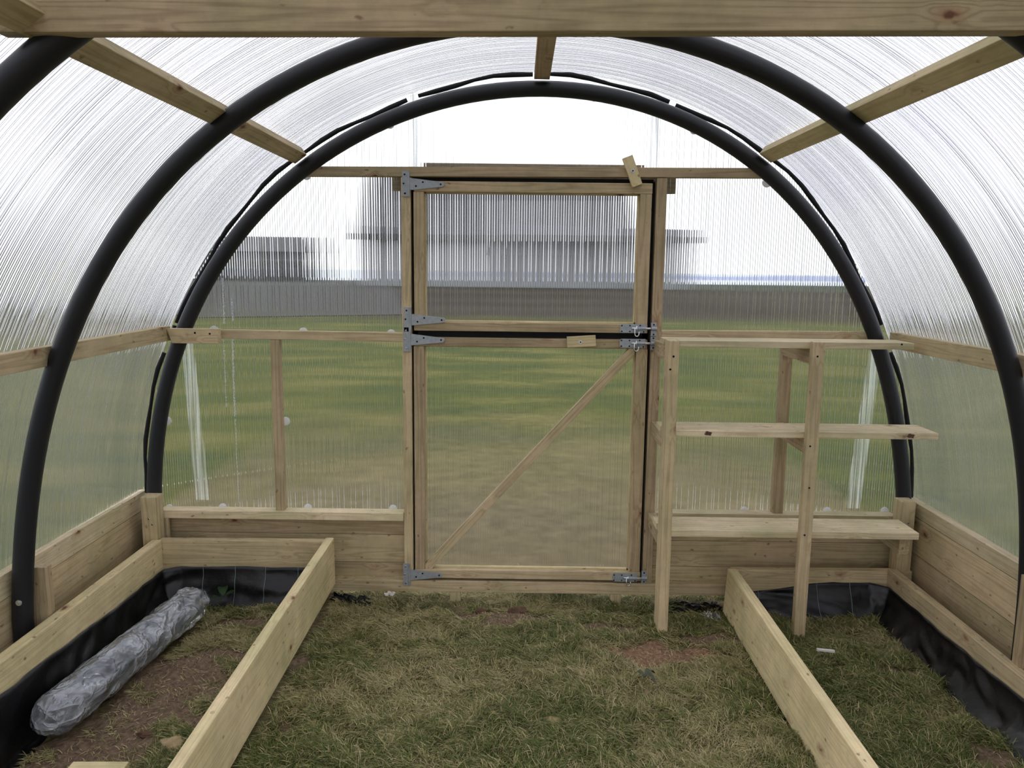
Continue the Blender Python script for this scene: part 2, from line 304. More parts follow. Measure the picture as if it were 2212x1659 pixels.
# ground: colour attribute (soil / thatch / turf of the place itself) times fine noise
def ground_mat(name, bump=(35, 0.8, 0.02)):
    m, nt, N, K = new_mat(name); out = N('ShaderNodeOutputMaterial'); bs = N('ShaderNodeBsdfPrincipled'); bs.inputs['Roughness'].default_value = 0.95; bs.inputs['Specular IOR Level'].default_value = 0.15
    ca = N('ShaderNodeVertexColor'); ca.layer_name = 'col'; tc = N('ShaderNodeTexCoord')
    n = N('ShaderNodeTexNoise'); n.inputs['Scale'].default_value = 70; n.inputs['Detail'].default_value = 6; K(tc.outputs['Object'], n.inputs['Vector'])
    mr = N('ShaderNodeMapRange'); mr.inputs[1].default_value = 0.3; mr.inputs[2].default_value = 0.7; mr.inputs[3].default_value = 0.6; mr.inputs[4].default_value = 1.35; K(n.outputs[0], mr.inputs[0])
    s = N('ShaderNodeVectorMath'); s.operation = 'SCALE'; K(ca.outputs[0], s.inputs[0]); K(mr.outputs[0], s.inputs['Scale']); K(s.outputs[0], bs.inputs['Base Color'])
    n2 = N('ShaderNodeTexNoise'); n2.inputs['Scale'].default_value = bump[0]; n2.inputs['Detail'].default_value = 8; K(tc.outputs['Object'], n2.inputs['Vector'])
    b = N('ShaderNodeBump'); b.inputs['Strength'].default_value = bump[1]; b.inputs['Distance'].default_value = bump[2]; K(n2.outputs[0], b.inputs['Height']); K(b.outputs[0], bs.inputs['Normal'])
    K(bs.outputs[0], out.inputs[0]); M_[name] = m
ground_mat('earth')
m, nt, N, K = new_mat('blades'); out = N('ShaderNodeOutputMaterial'); ca = N('ShaderNodeVertexColor'); ca.layer_name = 'col'
df = N('ShaderNodeBsdfPrincipled'); df.inputs['Roughness'].default_value = 0.6; df.inputs['Specular IOR Level'].default_value = 0.3; K(ca.outputs[0], df.inputs['Base Color'])
tl = N('ShaderNodeBsdfTranslucent'); K(ca.outputs[0], tl.inputs[0]); mx = N('ShaderNodeMixShader'); mx.inputs[0].default_value = 0.25; K(df.outputs[0], mx.inputs[1]); K(tl.outputs[0], mx.inputs[2]); K(mx.outputs[0], out.inputs[0]); M_['blades'] = m

# outdoor field: near grass, a band of brown moor, far green strip
m, nt, N, K = new_mat('field'); out = N('ShaderNodeOutputMaterial'); bs = N('ShaderNodeBsdfPrincipled'); bs.inputs['Roughness'].default_value = 1; bs.inputs['Specular IOR Level'].default_value = 0.1
ge = N('ShaderNodeNewGeometry'); sep = N('ShaderNodeSeparateXYZ'); K(ge.outputs['Position'], sep.inputs[0])
def nz_(scale, sc=(1, 1, 1), det=4):
    mp = N('ShaderNodeMapping'); mp.inputs['Scale'].default_value = sc; K(ge.outputs['Position'], mp.inputs[0])
    n = N('ShaderNodeTexNoise'); n.inputs['Scale'].default_value = scale; n.inputs['Detail'].default_value = det; K(mp.outputs[0], n.inputs['Vector']); return n.outputs[0]
gr = N('ShaderNodeValToRGB'); e = gr.color_ramp.elements
e[0].position = 0.36; e[0].color = srgb(62, 75, 38); e[1].position = 0.64; e[1].color = srgb(106, 103, 56)
x = e.new(0.5); x.color = srgb(80, 86, 36)
K(nz_(1.1, (0.45, 1, 1), 5), gr.inputs[0])
st = N('ShaderNodeMix'); st.data_type = 'RGBA'; st.inputs[7].default_value = srgb(122, 108, 86); K(gr.outputs[0], st.inputs[6])
sm = N('ShaderNodeMapRange'); sm.inputs[1].default_value = 9.5; sm.inputs[2].default_value = 4.6; K(math_node(N, K, 'ADD', sep.outputs[1], math_node(N, K, 'MULTIPLY_ADD', nz_(2.2), 2.4, -1.2)), sm.inputs[0])
K(math_node(N, K, 'MULTIPLY', math_node(N, K, 'MULTIPLY', sm.outputs[0], math_node(N, K, 'LESS_THAN', math_node(N, K, 'ABSOLUTE', sep.outputs[0]), 2.4)), 0.8), st.inputs[0])
tf = N('ShaderNodeMapRange'); tf.inputs[1].default_value = 0.3; tf.inputs[2].default_value = 0.7; tf.inputs[3].default_value = 0.72; tf.inputs[4].default_value = 1.2; K(nz_(9, (1, 1, 1), 6), tf.inputs[0])
ts = N('ShaderNodeVectorMath'); ts.operation = 'SCALE'; K(st.outputs[2], ts.inputs[0]); K(tf.outputs[0], ts.inputs['Scale'])
mo = N('ShaderNodeValToRGB'); e = mo.color_ramp.elements; e[0].position = 0.35; e[0].color = srgb(42, 36, 32); e[1].position = 0.65; e[1].color = srgb(66, 58, 48); K(nz_(0.12, (0.4, 1, 1)), mo.inputs[0])
yy = math_node(N, K, 'ADD', sep.outputs[1], math_node(N, K, 'MULTIPLY_ADD', nz_(0.08), 16.0, -8.0))
f1 = N('ShaderNodeMapRange'); f1.inputs[1].default_value = 22; f1.inputs[2].default_value = 27; K(yy, f1.inputs[0])
f2 = N('ShaderNodeMapRange'); f2.inputs[1].default_value = 58; f2.inputs[2].default_value = 66; K(yy, f2.inputs[0])
m1 = N('ShaderNodeMix'); m1.data_type = 'RGBA'; K(f1.outputs[0], m1.inputs[0]); K(ts.outputs[0], m1.inputs[6]); K(mo.outputs[0], m1.inputs[7])
m2 = N('ShaderNodeMix'); m2.data_type = 'RGBA'; K(f2.outputs[0], m2.inputs[0]); K(m1.outputs[2], m2.inputs[6]); m2.inputs[7].default_value = srgb(50, 60, 42)
K(m2.outputs[2], bs.inputs['Base Color']); K(bs.outputs[0], out.inputs[0]); M_['field'] = m
plain('gravel', (46, 45, 47), rough=0.95, var=0.15, vscale=0.6)

plain('knot_dark', (84, 54, 40), rough=0.6, var=0.5, vscale=120)
W, WF, WW, WH = M_['pine'], M_['pine_fresh'], M_['pine_weathered'], M_['pine_white']
ST, SD, SB = M_['steel'], M_['steel_dark'], M_['steel_bright']

# ------------------------------------------------------------------ tunnel profile (measured)
CF = [1.9915, 0.0273, -0.3298, -0.1739, -0.0215, -0.0206, 0.0364]
CM = [2.0343, -0.0186, -0.3878, -0.2151, 0.0263, 0.0063, 0.0582]
def prof(t, Y, off=0.0):
    """point of the hoop centre line at angle t (0 = right, pi = left) for depth Y, pushed out by off"""
    k = min(1.0, max(0.0, (Y - 2.73) / 0.99)); c = [a * k + b * (1 - k) for a, b in zip(CF, CM)]
    def P(s):
        q = min(max(s, -0.14), math.pi + 0.17)
        r = c[0] + c[1] * math.cos(q) + c[2] * math.sin(q) + c[3] * math.cos(2 * q) + c[4] * math.sin(2 * q) + c[5] * math.cos(3 * q) + c[6] * math.sin(3 * q)
        x, z = 0.05 + r * math.cos(q), 0.6 + r * math.sin(q)
        return x, z - abs(s - q) * 1.8
    x, z = P(t)
    if off:
        x1, z1 = P(t + 0.01); x0, z0 = P(t - 0.01); tx, tz = x1 - x0, z1 - z0; L = math.hypot(tx, tz) or 1
        x, z = x + off * tz / L, z - off * tx / L
    return Vector((x, Y, z))

# ------------------------------------------------------------------ floor (setting)
SOIL = []   # cx, cy, rx, ry, kind
def soil(px, py, rx, ry, kind='brown', s=1.0):
    p = at(px, py, Z=0.02); SOIL.append((p.x, p.y, rx, ry, kind, s))
soil(1405, 1398, 0.17, 0.10, 'red', 1.3); soil(1500, 1400, 0.12, 0.06, 'red'); soil(1530, 1370, 0.12, 0.05)
soil(1100, 1325, 0.20, 0.07, 'brown', 1.1); soil(1045, 1310, 0.14, 0.06); soil(990, 1300, 0.07, 0.05); soil(1330, 1300, 0.18, 0.06); soil(1320, 1345, 0.13, 0.03)
soil(400, 1450, 0.20, 0.22, 'brown', 1.3); soil(330, 1530, 0.22, 0.12, 'brown', 1.2); soil(200, 1600, 0.22, 0.12, 'brown', 1.2); soil(530, 1330, 0.14, 0.05, 'brown', 1.2); soil(480, 1400, 0.12, 0.06)
soil(1940, 1440, 0.14, 0.03, 'brown'); soil(1185, 1540, 0.04, 0.02, 'brown'); soil(2150, 1630, 0.1, 0.08, 'brown'); soil(60, 1640, 0.15, 0.08); soil(870, 1660, 0.06, 0.03)
soil(1820, 1430, 0.05, 0.02); soil(650, 1420, 0.05, 0.05); soil(620, 1560, 0.05, 0.04)
def soil_amt(x, y):
    s = np.zeros_like(x); red = np.zeros_like(x)
    wob = 0.22 * np.sin(x * 31 + 1.3 * np.sin(y * 23)) + 0.18 * np.sin(y * 41 + 2 * np.sin(x * 17)) + 0.12 * np.sin(x * 77 + y * 63)
    for cx, cy, rx, ry, kind, k in SOIL:
        d = np.sqrt(((x - cx) / rx) ** 2 + ((y - cy) / ry) ** 2) + wob
        v = np.clip((1.25 - d) * 2.2, 0, 1) * min(k, 1.0)
        s = np.maximum(s, v)
        if kind == 'red': red = np.maximum(red, v)
    return s, red
def gz(x, y):
    """ground height"""
    h = 0.010 * np.sin(x * 2.7 + 0.6) * np.sin(y * 2.1) + 0.007 * np.sin(x * 9 + 2 * np.sin(y * 5)) + 0.005 * np.sin(y * 13 + 1.7 * np.sin(x * 8))
    h = h + 0.004 * np.sin(x * 37 + y * 11) + 0.003 * np.sin(y * 53 - x * 19)
    h = h - 0.03 * np.exp(-(((x - 0.49) / 0.12) ** 2 + ((y - 3.60) / 0.08) ** 2)) - 0.03 * np.exp(-(((x + 0.27) / 0.09) ** 2 + ((y - 3.62) / 0.08) ** 2))
    h = h + 0.018 * np.exp(-(((x + 0.02) / 0.2) ** 2 + ((y - 3.47) / 0.08) ** 2))
    h = h - 0.042 * np.clip((y - 3.42) / 0.22, 0, 1) * np.clip((x + 0.95) / 0.4, 0, 1) * np.clip((1.2 - x) / 0.2, 0, 1)
    h = h + 0.03 * np.clip((y - 3.95) / 0.1, 0, 1)
    return h - 0.012
def np_mesh(name, V, Fc, mat, cols=None, smooth=True):
    me = bpy.data.meshes.new(name); nV, nF = len(V), len(Fc); k = Fc.shape[1]
    me.vertices.add(nV); me.vertices.foreach_set('co', V.astype(np.float32).ravel())
    me.loops.add(nF * k); me.loops.foreach_set('vertex_index', Fc.astype(np.int32).ravel())
    me.polygons.add(nF); me.polygons.foreach_set('loop_start', np.arange(0, nF * k, k, dtype=np.int32))
    try: me.polygons.foreach_set('loop_total', np.full(nF, k, dtype=np.int32))
    except Exception: pass
    me.polygons.foreach_set('use_smooth', np.full(nF, smooth))
    if cols is not None:
        a = me.color_attributes.new('col', 'FLOAT_COLOR', 'POINT'); a.data.foreach_set('color', np.c_[cols, np.ones(nV)].astype(np.float32).ravel())
    me.materials.append(mat); me.update(calc_edges=True); me.validate()
    o = bpy.data.objects.new(name, me); C.objects.link(o); WORLD[o.name] = Matrix.Identity(4); return o
def lin(c): return np.array(srgb(*c)[:3])
gx = np.arange(-2.0, 2.12, 0.014); gy = np.arange(-1.2, 4.06, 0.014)
XX, YY = np.meshgrid(gx, gy); s_, r_ = soil_amt(XX, YY); ZZ = gz(XX, YY)
rng = np.random.default_rng(3); ZZ = ZZ + s_ * rng.normal(0, 0.0025, XX.shape)
pat = 0.5 + 0.5 * np.sin(XX * 3.1 + 1.9 * np.sin(YY * 2.3)) * np.sin(YY * 3.7 + XX)
base = lin((104, 94, 66))[None, None] * (1 - pat[..., None] * 0.35) + lin((74, 70, 44))[None, None] * pat[..., None] * 0.35
colr = base * (1 - s_[..., None]) + lin((116, 97, 80))[None, None] * s_[..., None]
colr = colr * (1 - 0.9 * r_[..., None]) + lin((136, 106, 84))[None, None] * 0.9 * r_[..., None]
ny, nx = XX.shape; idx = np.arange(nx * ny).reshape(ny, nx)
Fq = np.stack([idx[:-1, :-1], idx[:-1, 1:], idx[1:, 1:], idx[1:, :-1]], -1).reshape(-1, 4)
fl = np_mesh('floor', np.stack([XX, YY, ZZ], -1).reshape(-1, 3), Fq, M_['earth'], colr.reshape(-1, 3))
props(fl, 'uneven earth floor with brown bare patches under the flattened grass', 'floor', kind='structure')

# ------------------------------------------------------------------ outdoors
bm = bmesh.new()
xs = [-160, -40, -12, -4, 4, 12, 40, 160]; ys = [-60, -10, 4.0, 12, 30, 60, 88]
g = [[bm.verts.new((x, y, -0.06)) for x in xs] for y in ys]
for j in range(len(ys) - 1):
    for i in range(len(xs) - 1): bm.faces.new((g[j][i], g[j][i + 1], g[j + 1][i + 1], g[j + 1][i]))
lip = [bm.verts.new((x, 150, -32)) for x in xs]
for i in range(len(xs) - 1): bm.faces.new((g[-1][i], g[-1][i + 1], lip[i + 1], lip[i]))
link('field', bm, M_['field'], label='green field with a brown moor strip behind it, outside the tunnel', cat='field', kind='structure')
bm = bmesh.new(); n = 48; top = []
pts = [(-14.5, 30), (-10, 24), (-3.5, 27), (-5, 35), (-8, 55), (-14, 84), (-34, 84), (-24, 45)]
a = [bm.verts.new((x, y, -0.035)) for x, y in pts]; b_ = [bm.verts.new((x, y, -0.06)) for x, y in pts]; bm.faces.new(a)
for i in range(len(pts)): bm.faces.new((a[i], b_[i], b_[(i + 1) % len(pts)], a[(i + 1) % len(pts)]))
bmesh.ops.recalc_face_normals(bm, faces=bm.faces[:])
link('gravel_drive', bm, M_['gravel'], label='grey gravel drive blurred beyond the upper left panel', cat='drive', kind='structure')
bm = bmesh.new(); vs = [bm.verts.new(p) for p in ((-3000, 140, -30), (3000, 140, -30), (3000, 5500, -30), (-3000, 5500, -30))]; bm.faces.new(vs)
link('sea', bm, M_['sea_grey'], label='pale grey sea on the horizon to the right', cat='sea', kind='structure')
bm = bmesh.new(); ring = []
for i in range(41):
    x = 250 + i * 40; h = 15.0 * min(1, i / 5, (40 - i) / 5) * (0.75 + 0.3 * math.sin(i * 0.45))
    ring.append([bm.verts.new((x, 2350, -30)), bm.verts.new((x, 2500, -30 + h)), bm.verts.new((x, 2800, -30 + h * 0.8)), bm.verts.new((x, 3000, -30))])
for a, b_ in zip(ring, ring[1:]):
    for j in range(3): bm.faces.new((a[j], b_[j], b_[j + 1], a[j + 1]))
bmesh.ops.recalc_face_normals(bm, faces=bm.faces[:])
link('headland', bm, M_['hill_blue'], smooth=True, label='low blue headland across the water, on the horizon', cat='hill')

# house
H = empty('house', (-1.5, 65, 0), 'large pale house with dark slate roof, blurred behind the upper door', 'house')
hx0, hx1, hy0, hy1 = -12.6, 9.6, 65.0, 75.0
xbar('wall', hx0 + 0.3, hx1 - 0.3, hy0, hy1, -0.1, 4.0, M_['house_wall'], H, axis=0, r=0)
bm = bmesh.new(); e0, e1, rz = 3.7, 9.4, 0.3
P = [(hx0, hy0 - 0.5, e0), (hx1, hy0 - 0.5, e0), (hx1, hy1 + 0.5, e0), (hx0, hy1 + 0.5, e0), (hx0 + 0.1, 70, e1), (hx1 - 0.6, 70, e1)]
v = [bm.verts.new(p) for p in P]
for f in ((0, 1, 5, 4), (1, 2, 5), (2, 3, 4, 5), (3, 0, 4), (3, 2, 1, 0)): bm.faces.new([v[i] for i in f])
link('roof', bm, M_['slate'], H)
prism('lean_to_roof', [(-1.5, 4.15), (13.6, 4.15), (13.6, 4.65), (-1.5, 4.95)], hy0 - 1.6, hy0 + 0.4, M_['slate_light'], H, label='paler low roof')
xbar('porch', 9.3, 13.4, hy0 - 1.2, hy0 + 3, -0.1, 4.1, M_['house_wall'], H, axis=0, r=0)
xbar('gutter', hx0 - 0.2, 14.0, hy0 - 1.9, hy0 - 1.4, 3.62, 4.1, M_['gutter_dark'], H, r=0.02)
xbar('chimney', -7.5, -6.0, 69.4, 70.6, 8.6, 10.2, M_['house_wall'], H, axis=2, r=0)
S = empty('shed', (-30, 84, 0), 'grey shed with pitched roof, farthest left beyond the end wall', 'shed')
xbar('wall', -33.5, -21.8, 82, 88, -0.1, 3.0, M_['shed_wall'], S, axis=0, r=0)
bm = bmesh.new(); v = [bm.verts.new(p) for p in ((-34, 81.6, 2.9), (-21.4, 81.6, 2.9), (-21.4, 88.4, 2.9), (-34, 88.4, 2.9), (-34, 85, 4.5), (-21.4, 85, 4.5))]
for f in ((0, 1, 5, 4), (1, 2, 5), (2, 3, 4, 5), (3, 0, 4), (3, 2, 1, 0)): bm.faces.new([v[i] for i in f])
link('roof', bm, M_['shed_roof'], S)
V = empty('van', (-22, 78, 0), 'dark low vehicle parked between shed and house', 'vehicle')
prism('body', [(-27, 0.4), (-27, 1.25), (-26, 1.45), (-25.1, 2.0), (-19.6, 2.05), (-19.2, 1.3), (-19.1, 0.4)], 77.2, 79.0, M_['van_paint'], V, r=0.06)
prism('side_window', [(-25.9, 1.35), (-25.0, 1.85), (-20.0, 1.88), (-19.7, 1.35)], 77.17, 77.2, M_['glass_dark'], V)
for wx in (-25.4, -20.7):
    bm = bmesh.new(); disc_bm(bm, (wx, 77.15, 0.32), (0, 1, 0), 0.36, 0.25, 24); link('wheel', bm, M_['black_foam'], V)

# ------------------------------------------------------------------ roof & side cover: one sheet per bay
T0, T1 = -0.22, math.pi + 0.24
ceil_ = empty('ceiling', (0.05, 2, 2.48), 'arched twin-wall clear plastic cover with fine flutes over the black hoops', 'roof', kind='structure')
def sheet(y0, y1, offset=0.088):
    bm = bmesh.new(); n = 120; ys = [y0, (y0 + y1) / 2, y1]; rows = []
    for off in (offset, offset + 0.007):
        rows.append([[bm.verts.new(prof(T0 + (T1 - T0) * i / n, y, off)) for i in range(n + 1)] for y in ys])
    for q, rr in enumerate(rows):
        for a, b_ in zip(rr, rr[1:]):
            for i in range(n):
                f = (a[i], a[i + 1], b_[i + 1], b_[i]); bm.faces.new(f if q else f[::-1])
    rim = []
    for k in (0, 2):
        for i in range(n): rim.append((rows[0][k][i], rows[0][k][i + 1], rows[1][k][i + 1], rows[1][k][i]))
    for i in (0, n):
        for k in (0, 1): rim.append((rows[0][k][i], rows[0][k + 1][i], rows[1][k + 1][i], rows[1][k][i]))
    skin = list(bm.faces)
    for q, f in enumerate(skin):   # the inner skin faces the axis of the tunnel, the outer skin faces away
        f.normal_update(); c = f.calc_center_median(); d_ = Vector((c.x - 0.05, 0, c.z - 0.6))
        out_side = q >= len(skin) // 2
        if (f.normal.dot(d_) > 0) != out_side: f.normal_flip()
    for f in rim: bm.faces.new([bm.verts.new(v.co) for v in f])
    return link('cover_sheet', bm, M_['poly_roof'], ceil_, smooth=True)
for y0, y1 in ((2.735, 3.80), (1.765, 2.733), (0.795, 1.763), (-0.175, 0.793), (-1.2, -0.177)): sheet(y0, y1)

# ------------------------------------------------------------------ hoops
HG = 'black pipe hoops carrying the cover'
def hoop(Y, label, zb=0.0, bolts=()):
    o = empty('hoop', (0.05, Y, 0), label, 'hoop', HG)
    n = 96; pts = [prof(T0 + (T1 - T0) * i / n, Y) for i in range(n + 1)]
    pts = [p for p in pts if p.z > 0.02]; pts = [Vector((pts[0].x, Y, -0.04))] + pts + [Vector((pts[-1].x, Y, -0.04))]
    bm = bmesh.new(); tube_bm(bm, pts, 0.035, 24); link('pipe', bm, M_['black_pipe'], o, smooth=True)
    for p in bolts:
        d = (EYE - p).normalized() if False else Vector((0, -1, 0))
        bm = bmesh.new(); disc_bm(bm, p, d, 0.011, 0.003, 20); disc_bm(bm, p + d * 0.003, d, 0.006, 0.005, 6); link('bolt', bm, SB, o)
    return o
hoop(3.72, 'farthest black pipe hoop, framing the end wall with the door')
hoop(2.73, 'middle black pipe hoop, rising beside the plastic-wrapped roll', bolts=(at(41, 1302, Y=2.693), ))
hoop(1.76, 'nearest black pipe hoop, only its shoulders showing under the near beam')
# inside-of-arch bolts through purlins (glints on the underside of each hoop)
# ------------------------------------------------------------------ purlins and side rails
def purlin(t, w, h, y0, y1, mat, label, sh=0.0, name='purlin'):
    """straight timber along the tunnel lying on the outside of the hoops at angle t"""
    a = prof(t, y0, 0.035 + h / 2 + sh); b = prof(t, y1, 0.035 + h / 2 + sh)
    out_ = prof(t, 2.7, 0.3) - prof(t, 2.7, 0.0)
    return bar(name, a, b, w, h, mat, None, up=out_, label=label, cat='purlin', group='roof purlins along the tunnel')
purlin(math.atan2(2.105 - 0.6, -1.02 - 0.05), 0.068, 0.042, -1.1, 3.70, W, 'pine purlin in the upper left of the arch')
purlin(math.atan2(2.125 - 0.6, 1.13 - 0.05), 0.068, 0.042, -1.1, 3.70, WF, 'pine purlin in the upper right of the arch')
purlin(math.atan2(2.44 - 0.6, 0.096 - 0.05), 0.070, 0.042, -1.1, 3.70, WW, 'dark pine ridge purlin along the top of the arch')
SG = 'waist-high rails along both sides'
xbar('side_rail', -1.675, -1.632, -1.1, 3.685, 1.240, 1.308, W, label='horizontal pine rail along the left side of the tunnel', cat='rail', group=SG)
xbar('side_rail', 1.745, 1.790, -1.1, 3.70, 1.246, 1.318, W, label='horizontal pine rail along the right side of the tunnel', cat='rail', group=SG)
# near cross beam
bar('cross_beam', at(14, 76, Y=1.722) + Vector((0, 0, 0.06)), at(2330, 72.5, Y=1.722) + Vector((0, 0, 0.06)), 0.045, 0.12, WW, cut=(0.012, -0.012),
    label='thick pine beam across the top, nearest to the viewer', cat='beam')

# ------------------------------------------------------------------ side base walls
def base_wall(side):
    L = side < 0; x = -1.845 if L else 1.92; o = empty('wall_left' if L else 'wall_right', (x, 2, 0),
        'low boarded base wall along the %s side of the tunnel' % ('left' if L else 'right'), 'wall', kind='structure')
    zs = [(-0.03, 0.085), (0.087, 0.198), (0.200, 0.388), (0.390, 0.480)] if L else [(-0.03, 0.098), (0.10, 0.258), (0.261, 0.434), (0.437, 0.503)]
    for i, (z0, z1) in enumerate(zs):
        a, b = (x - 0.04, x) if L else (x, x + 0.045)
        xbar('board', a, b, -1.2, 3.80, z0, z1, (WH, W, W, WH)[i], o, r=0.002)
    return o
wl = base_wall(-1); wr = base_wall(1)
xbar('batten', -1.845, -1.742, 2.772, 2.815, -0.03, 0.478, WW, wl, axis=2)
xbar('batten', 1.815, 1.918, 2.66, 2.705, -0.03, 0.532, WW, wr, axis=2)
cp = empty('corner_post', (-1.75, 3.64, 0), 'short square post in the left corner in front of the farthest hoop', 'post', 'short corner posts')
xbar('post', -1.784, -1.711, 3.605, 3.682, -0.03, 0.498, W, cp)
for p in (at(321, 1121, Y=3.603), at(329, 1133, Y=3.603)): screw(cp, p, (0, -1, 0), 0.005, 'screw', SB)
cp = empty('corner_post', (1.85, 3.64, 0), 'short square post in the right corner behind the lowest shelf', 'post', 'short corner posts')
xbar('post', 1.822, 1.890, 3.605, 3.682, -0.03, 0.525, W, cp)
screw(cp, at(1962, 1130, Y=3.603), (0, -1, 0), 0.005, 'screw', SB)

# ------------------------------------------------------------------ end wall (setting) with parts
wb = empty('wall_back', (0.05, 3.75, 0), 'end wall of pine framing, boards and clear fluted plastic around the door', 'wall', kind='structure')
YF, YB = 3.720, 3.765
bar('top_rail', (-1.02, 3.7425, 2.026), (1.135, 3.7425, 2.040), 0.045, 0.044, WW, wb, cut=(0.012, -0.012))
bar('mid_rail', (-1.62, 3.7425, 1.270), (-0.545, 3.7425, 1.264), 0.045, 0.043, W, wb)
bar('mid_rail', (0.68, 3.7425, 1.290), (1.70, 3.7425, 1.296), 0.045, 0.042, W, wb)
bar('splice_block', (-1.622, 3.6625, 1.265), (-1.394, 3.6625, 1.265), 0.043, 0.068, W, wb, cut=(-0.012, 0.0))
for p in (at(421, 719, Y=3.6405), at(453, 721, Y=3.6405)): screw(wb, p, (0, -1, 0), 0.0045, 'screw', SD)
xbar('sill', -1.742, -0.547, 3.698, 3.770, 0.366, 0.406, WH, wb)
xbar('sill', 0.680, 1.850, 3.698, 3.770, 0.385, 0.425, WH, wb)
xbar('door_post', -0.547, -0.503, YF, 3.80, 0.055, 2.004, W, wb, axis=2)
xbar('door_post', 0.632, 0.680, YF, 3.80, 0.055, 2.012, WW, wb, axis=2)
xbar('stud', -1.177, -1.134, YF, YB, 0.406, 1.245, WW, wb)
xbar('stud', 1.256, 1.306, YF, YB, 0.425, 1.272, WW, wb)
xbar('stud', -1.742, -1.700, 3.70, 3.7195, -0.02, 0.366, W, wb)
xbar('bottom_plate', -1.80, 1.90, 3.7208, 3.765, -0.004, 0.055, W, wb)
for z0, z1, a, b in ((0.056, 0.128, -1.84, -0.547), (0.130, 0.273, -1.84, -0.547), (0.275, 0.366, -1.84, -0.547),
                     (0.056, 0.128, 0.684, 1.915), (0.130, 0.262, 0.684, 1.915), (0.264, 0.385, 0.684, 1.915)):
    xbar('board', a, b, 3.766, 3.790, z0, z1, random.choice((W, WW)), wb, r=0.0015)
for px in (984, 1329):
    p = at(px, 1300, Y=3.735)
    xbar('stake', p.x - 0.027, p.x + 0.027, 3.722, 3.764, -0.16, -0.005, W, wb)
# black draught seal around the door opening
def rbar(*a): return xbar('draught_seal', *a, M_['black_foam'], wb, r=0.001)
rbar(-0.510, -0.478, 3.768, 3.79, 0.055, 2.0); rbar(0.596, 0.640, 3.768, 3.79, 0.055, 2.0)
rbar(-0.503, 0.624, 3.768, 3.79, 1.955, 2.01); rbar(-0.503, 0.624, 3.768, 3.79, 1.255, 1.312); rbar(-0.503, 0.624, 3.768, 3.79, 0.045, 0.085)
# lintel boards on the outside
xbar('outer_lintel', -0.60, 0.735, 3.806, 3.830, 1.950, 2.045, WW, wb)
xbar('outer_lintel', -0.455, 0.588, 3.831, 3.850, 2.03, 2.083, WW, wb)
# glazing: three sheets of fluted plastic cut to the arch
def end_sheet(x0, x1, z0, mat=None):
    bm = bmesh.new(); n = 140; ts = [math.pi + 0.14 - (math.pi + 0.24) * i / n for i in range(n + 1)]
    arc = [prof(t, 3.76, 0.080) for t in ts]
    top = [(p.x, p.z) for p in arc if p.z > z0 + 0.001 and x0 < p.x < x1]
    def zat(x):
        for a, b in zip(arc, arc[1:]):
            if a.x <= x <= b.x and a.z > 0.6: return a.z + (b.z - a.z) * (x - a.x) / (b.x - a.x + 1e-9)
        return None
    pts = list(top)
    pts = ([(x0, z0), (x0, zat(x0))] if x0 > -1.5 else [(top[0][0], z0)]) + pts + ([(x1, zat(x1)), (x1, z0)] if x1 < 1.5 else [(top[-1][0], z0)])
    a = [bm.verts.new((x, 3.793, z)) for x, z in pts]; b = [bm.verts.new((x, 3.800, z)) for x, z in pts]; k = len(pts)
    bm.faces.new(a); bm.faces.new(b[::-1])
    for i in range(k): bm.faces.new((a[i], b[i], b[(i + 1) % k], a[(i + 1) % k]))
    bmesh.ops.recalc_face_normals(bm, faces=bm.faces[:])
    return link('end_sheet', bm, M_['poly_wall'], wb)
s1 = end_sheet(-2.2, -0.507, 0.385); s2 = end_sheet(-0.505, 0.636, 2.012); s3 = end_sheet(0.638, 2.2, 0.405)
# joint strips and condensation on the left sheet
for px in (892, 1416):
    p = at(px, 280, Y=3.79); bm = bmesh.new()
    zt = 2.44 if px < 1000 else 2.44
    bm_box(bm, p.x - 0.022, p.x + 0.022, 3.7895, 3.7925, 2.05, zt - 0.04); bm_box(bm, p.x - 0.004, p.x + 0.004, 3.787, 3.7895, 2.05, zt - 0.04); link('joint_strip', bm, M_['joint_strip'], s2)
for (xa, xb), par in (((-1.70, -1.605), s1), ((1.66, 1.765), s3)):
    bm = bmesh.new(); s = 1 if xa < 0 else -1; d = 0.075 * (1 if xa < 0 else 1)
    ztop = 1.22; q0, q1 = (-1.640, -1.575) if xa < 0 else (1.665, 1.725)
    b0, b1 = (-1.60, -1.535) if xa < 0 else (1.655, 1.73)
    vs = [(b0, 0.43), (b1, 0.43), (q1 + (0.02 if xa < 0 else 0), ztop), (q0 - (0 if xa < 0 else 0.0), ztop)]
    if xa > 0: vs = [(1.64, 0.43), (1.715, 0.43), (1.765, 1.22), (1.70, 1.22)]
    else: vs = [(-1.60, 0.43), (-1.535, 0.43), (-1.575, 1.22), (-1.635, 1.22)]
    f0 = [bm.verts.new((x, 3.801, z)) for x, z in vs]; f1 = [bm.verts.new((x, 3.804, z)) for x, z in vs]; bm.faces.new(f0); bm.faces.new(f1[::-1])
    for i in range(4): bm.faces.new((f0[i], f1[i], f1[(i + 1) % 4], f0[(i + 1) % 4]))
    link('joint_strip', bm, M_['joint_strip'], par)
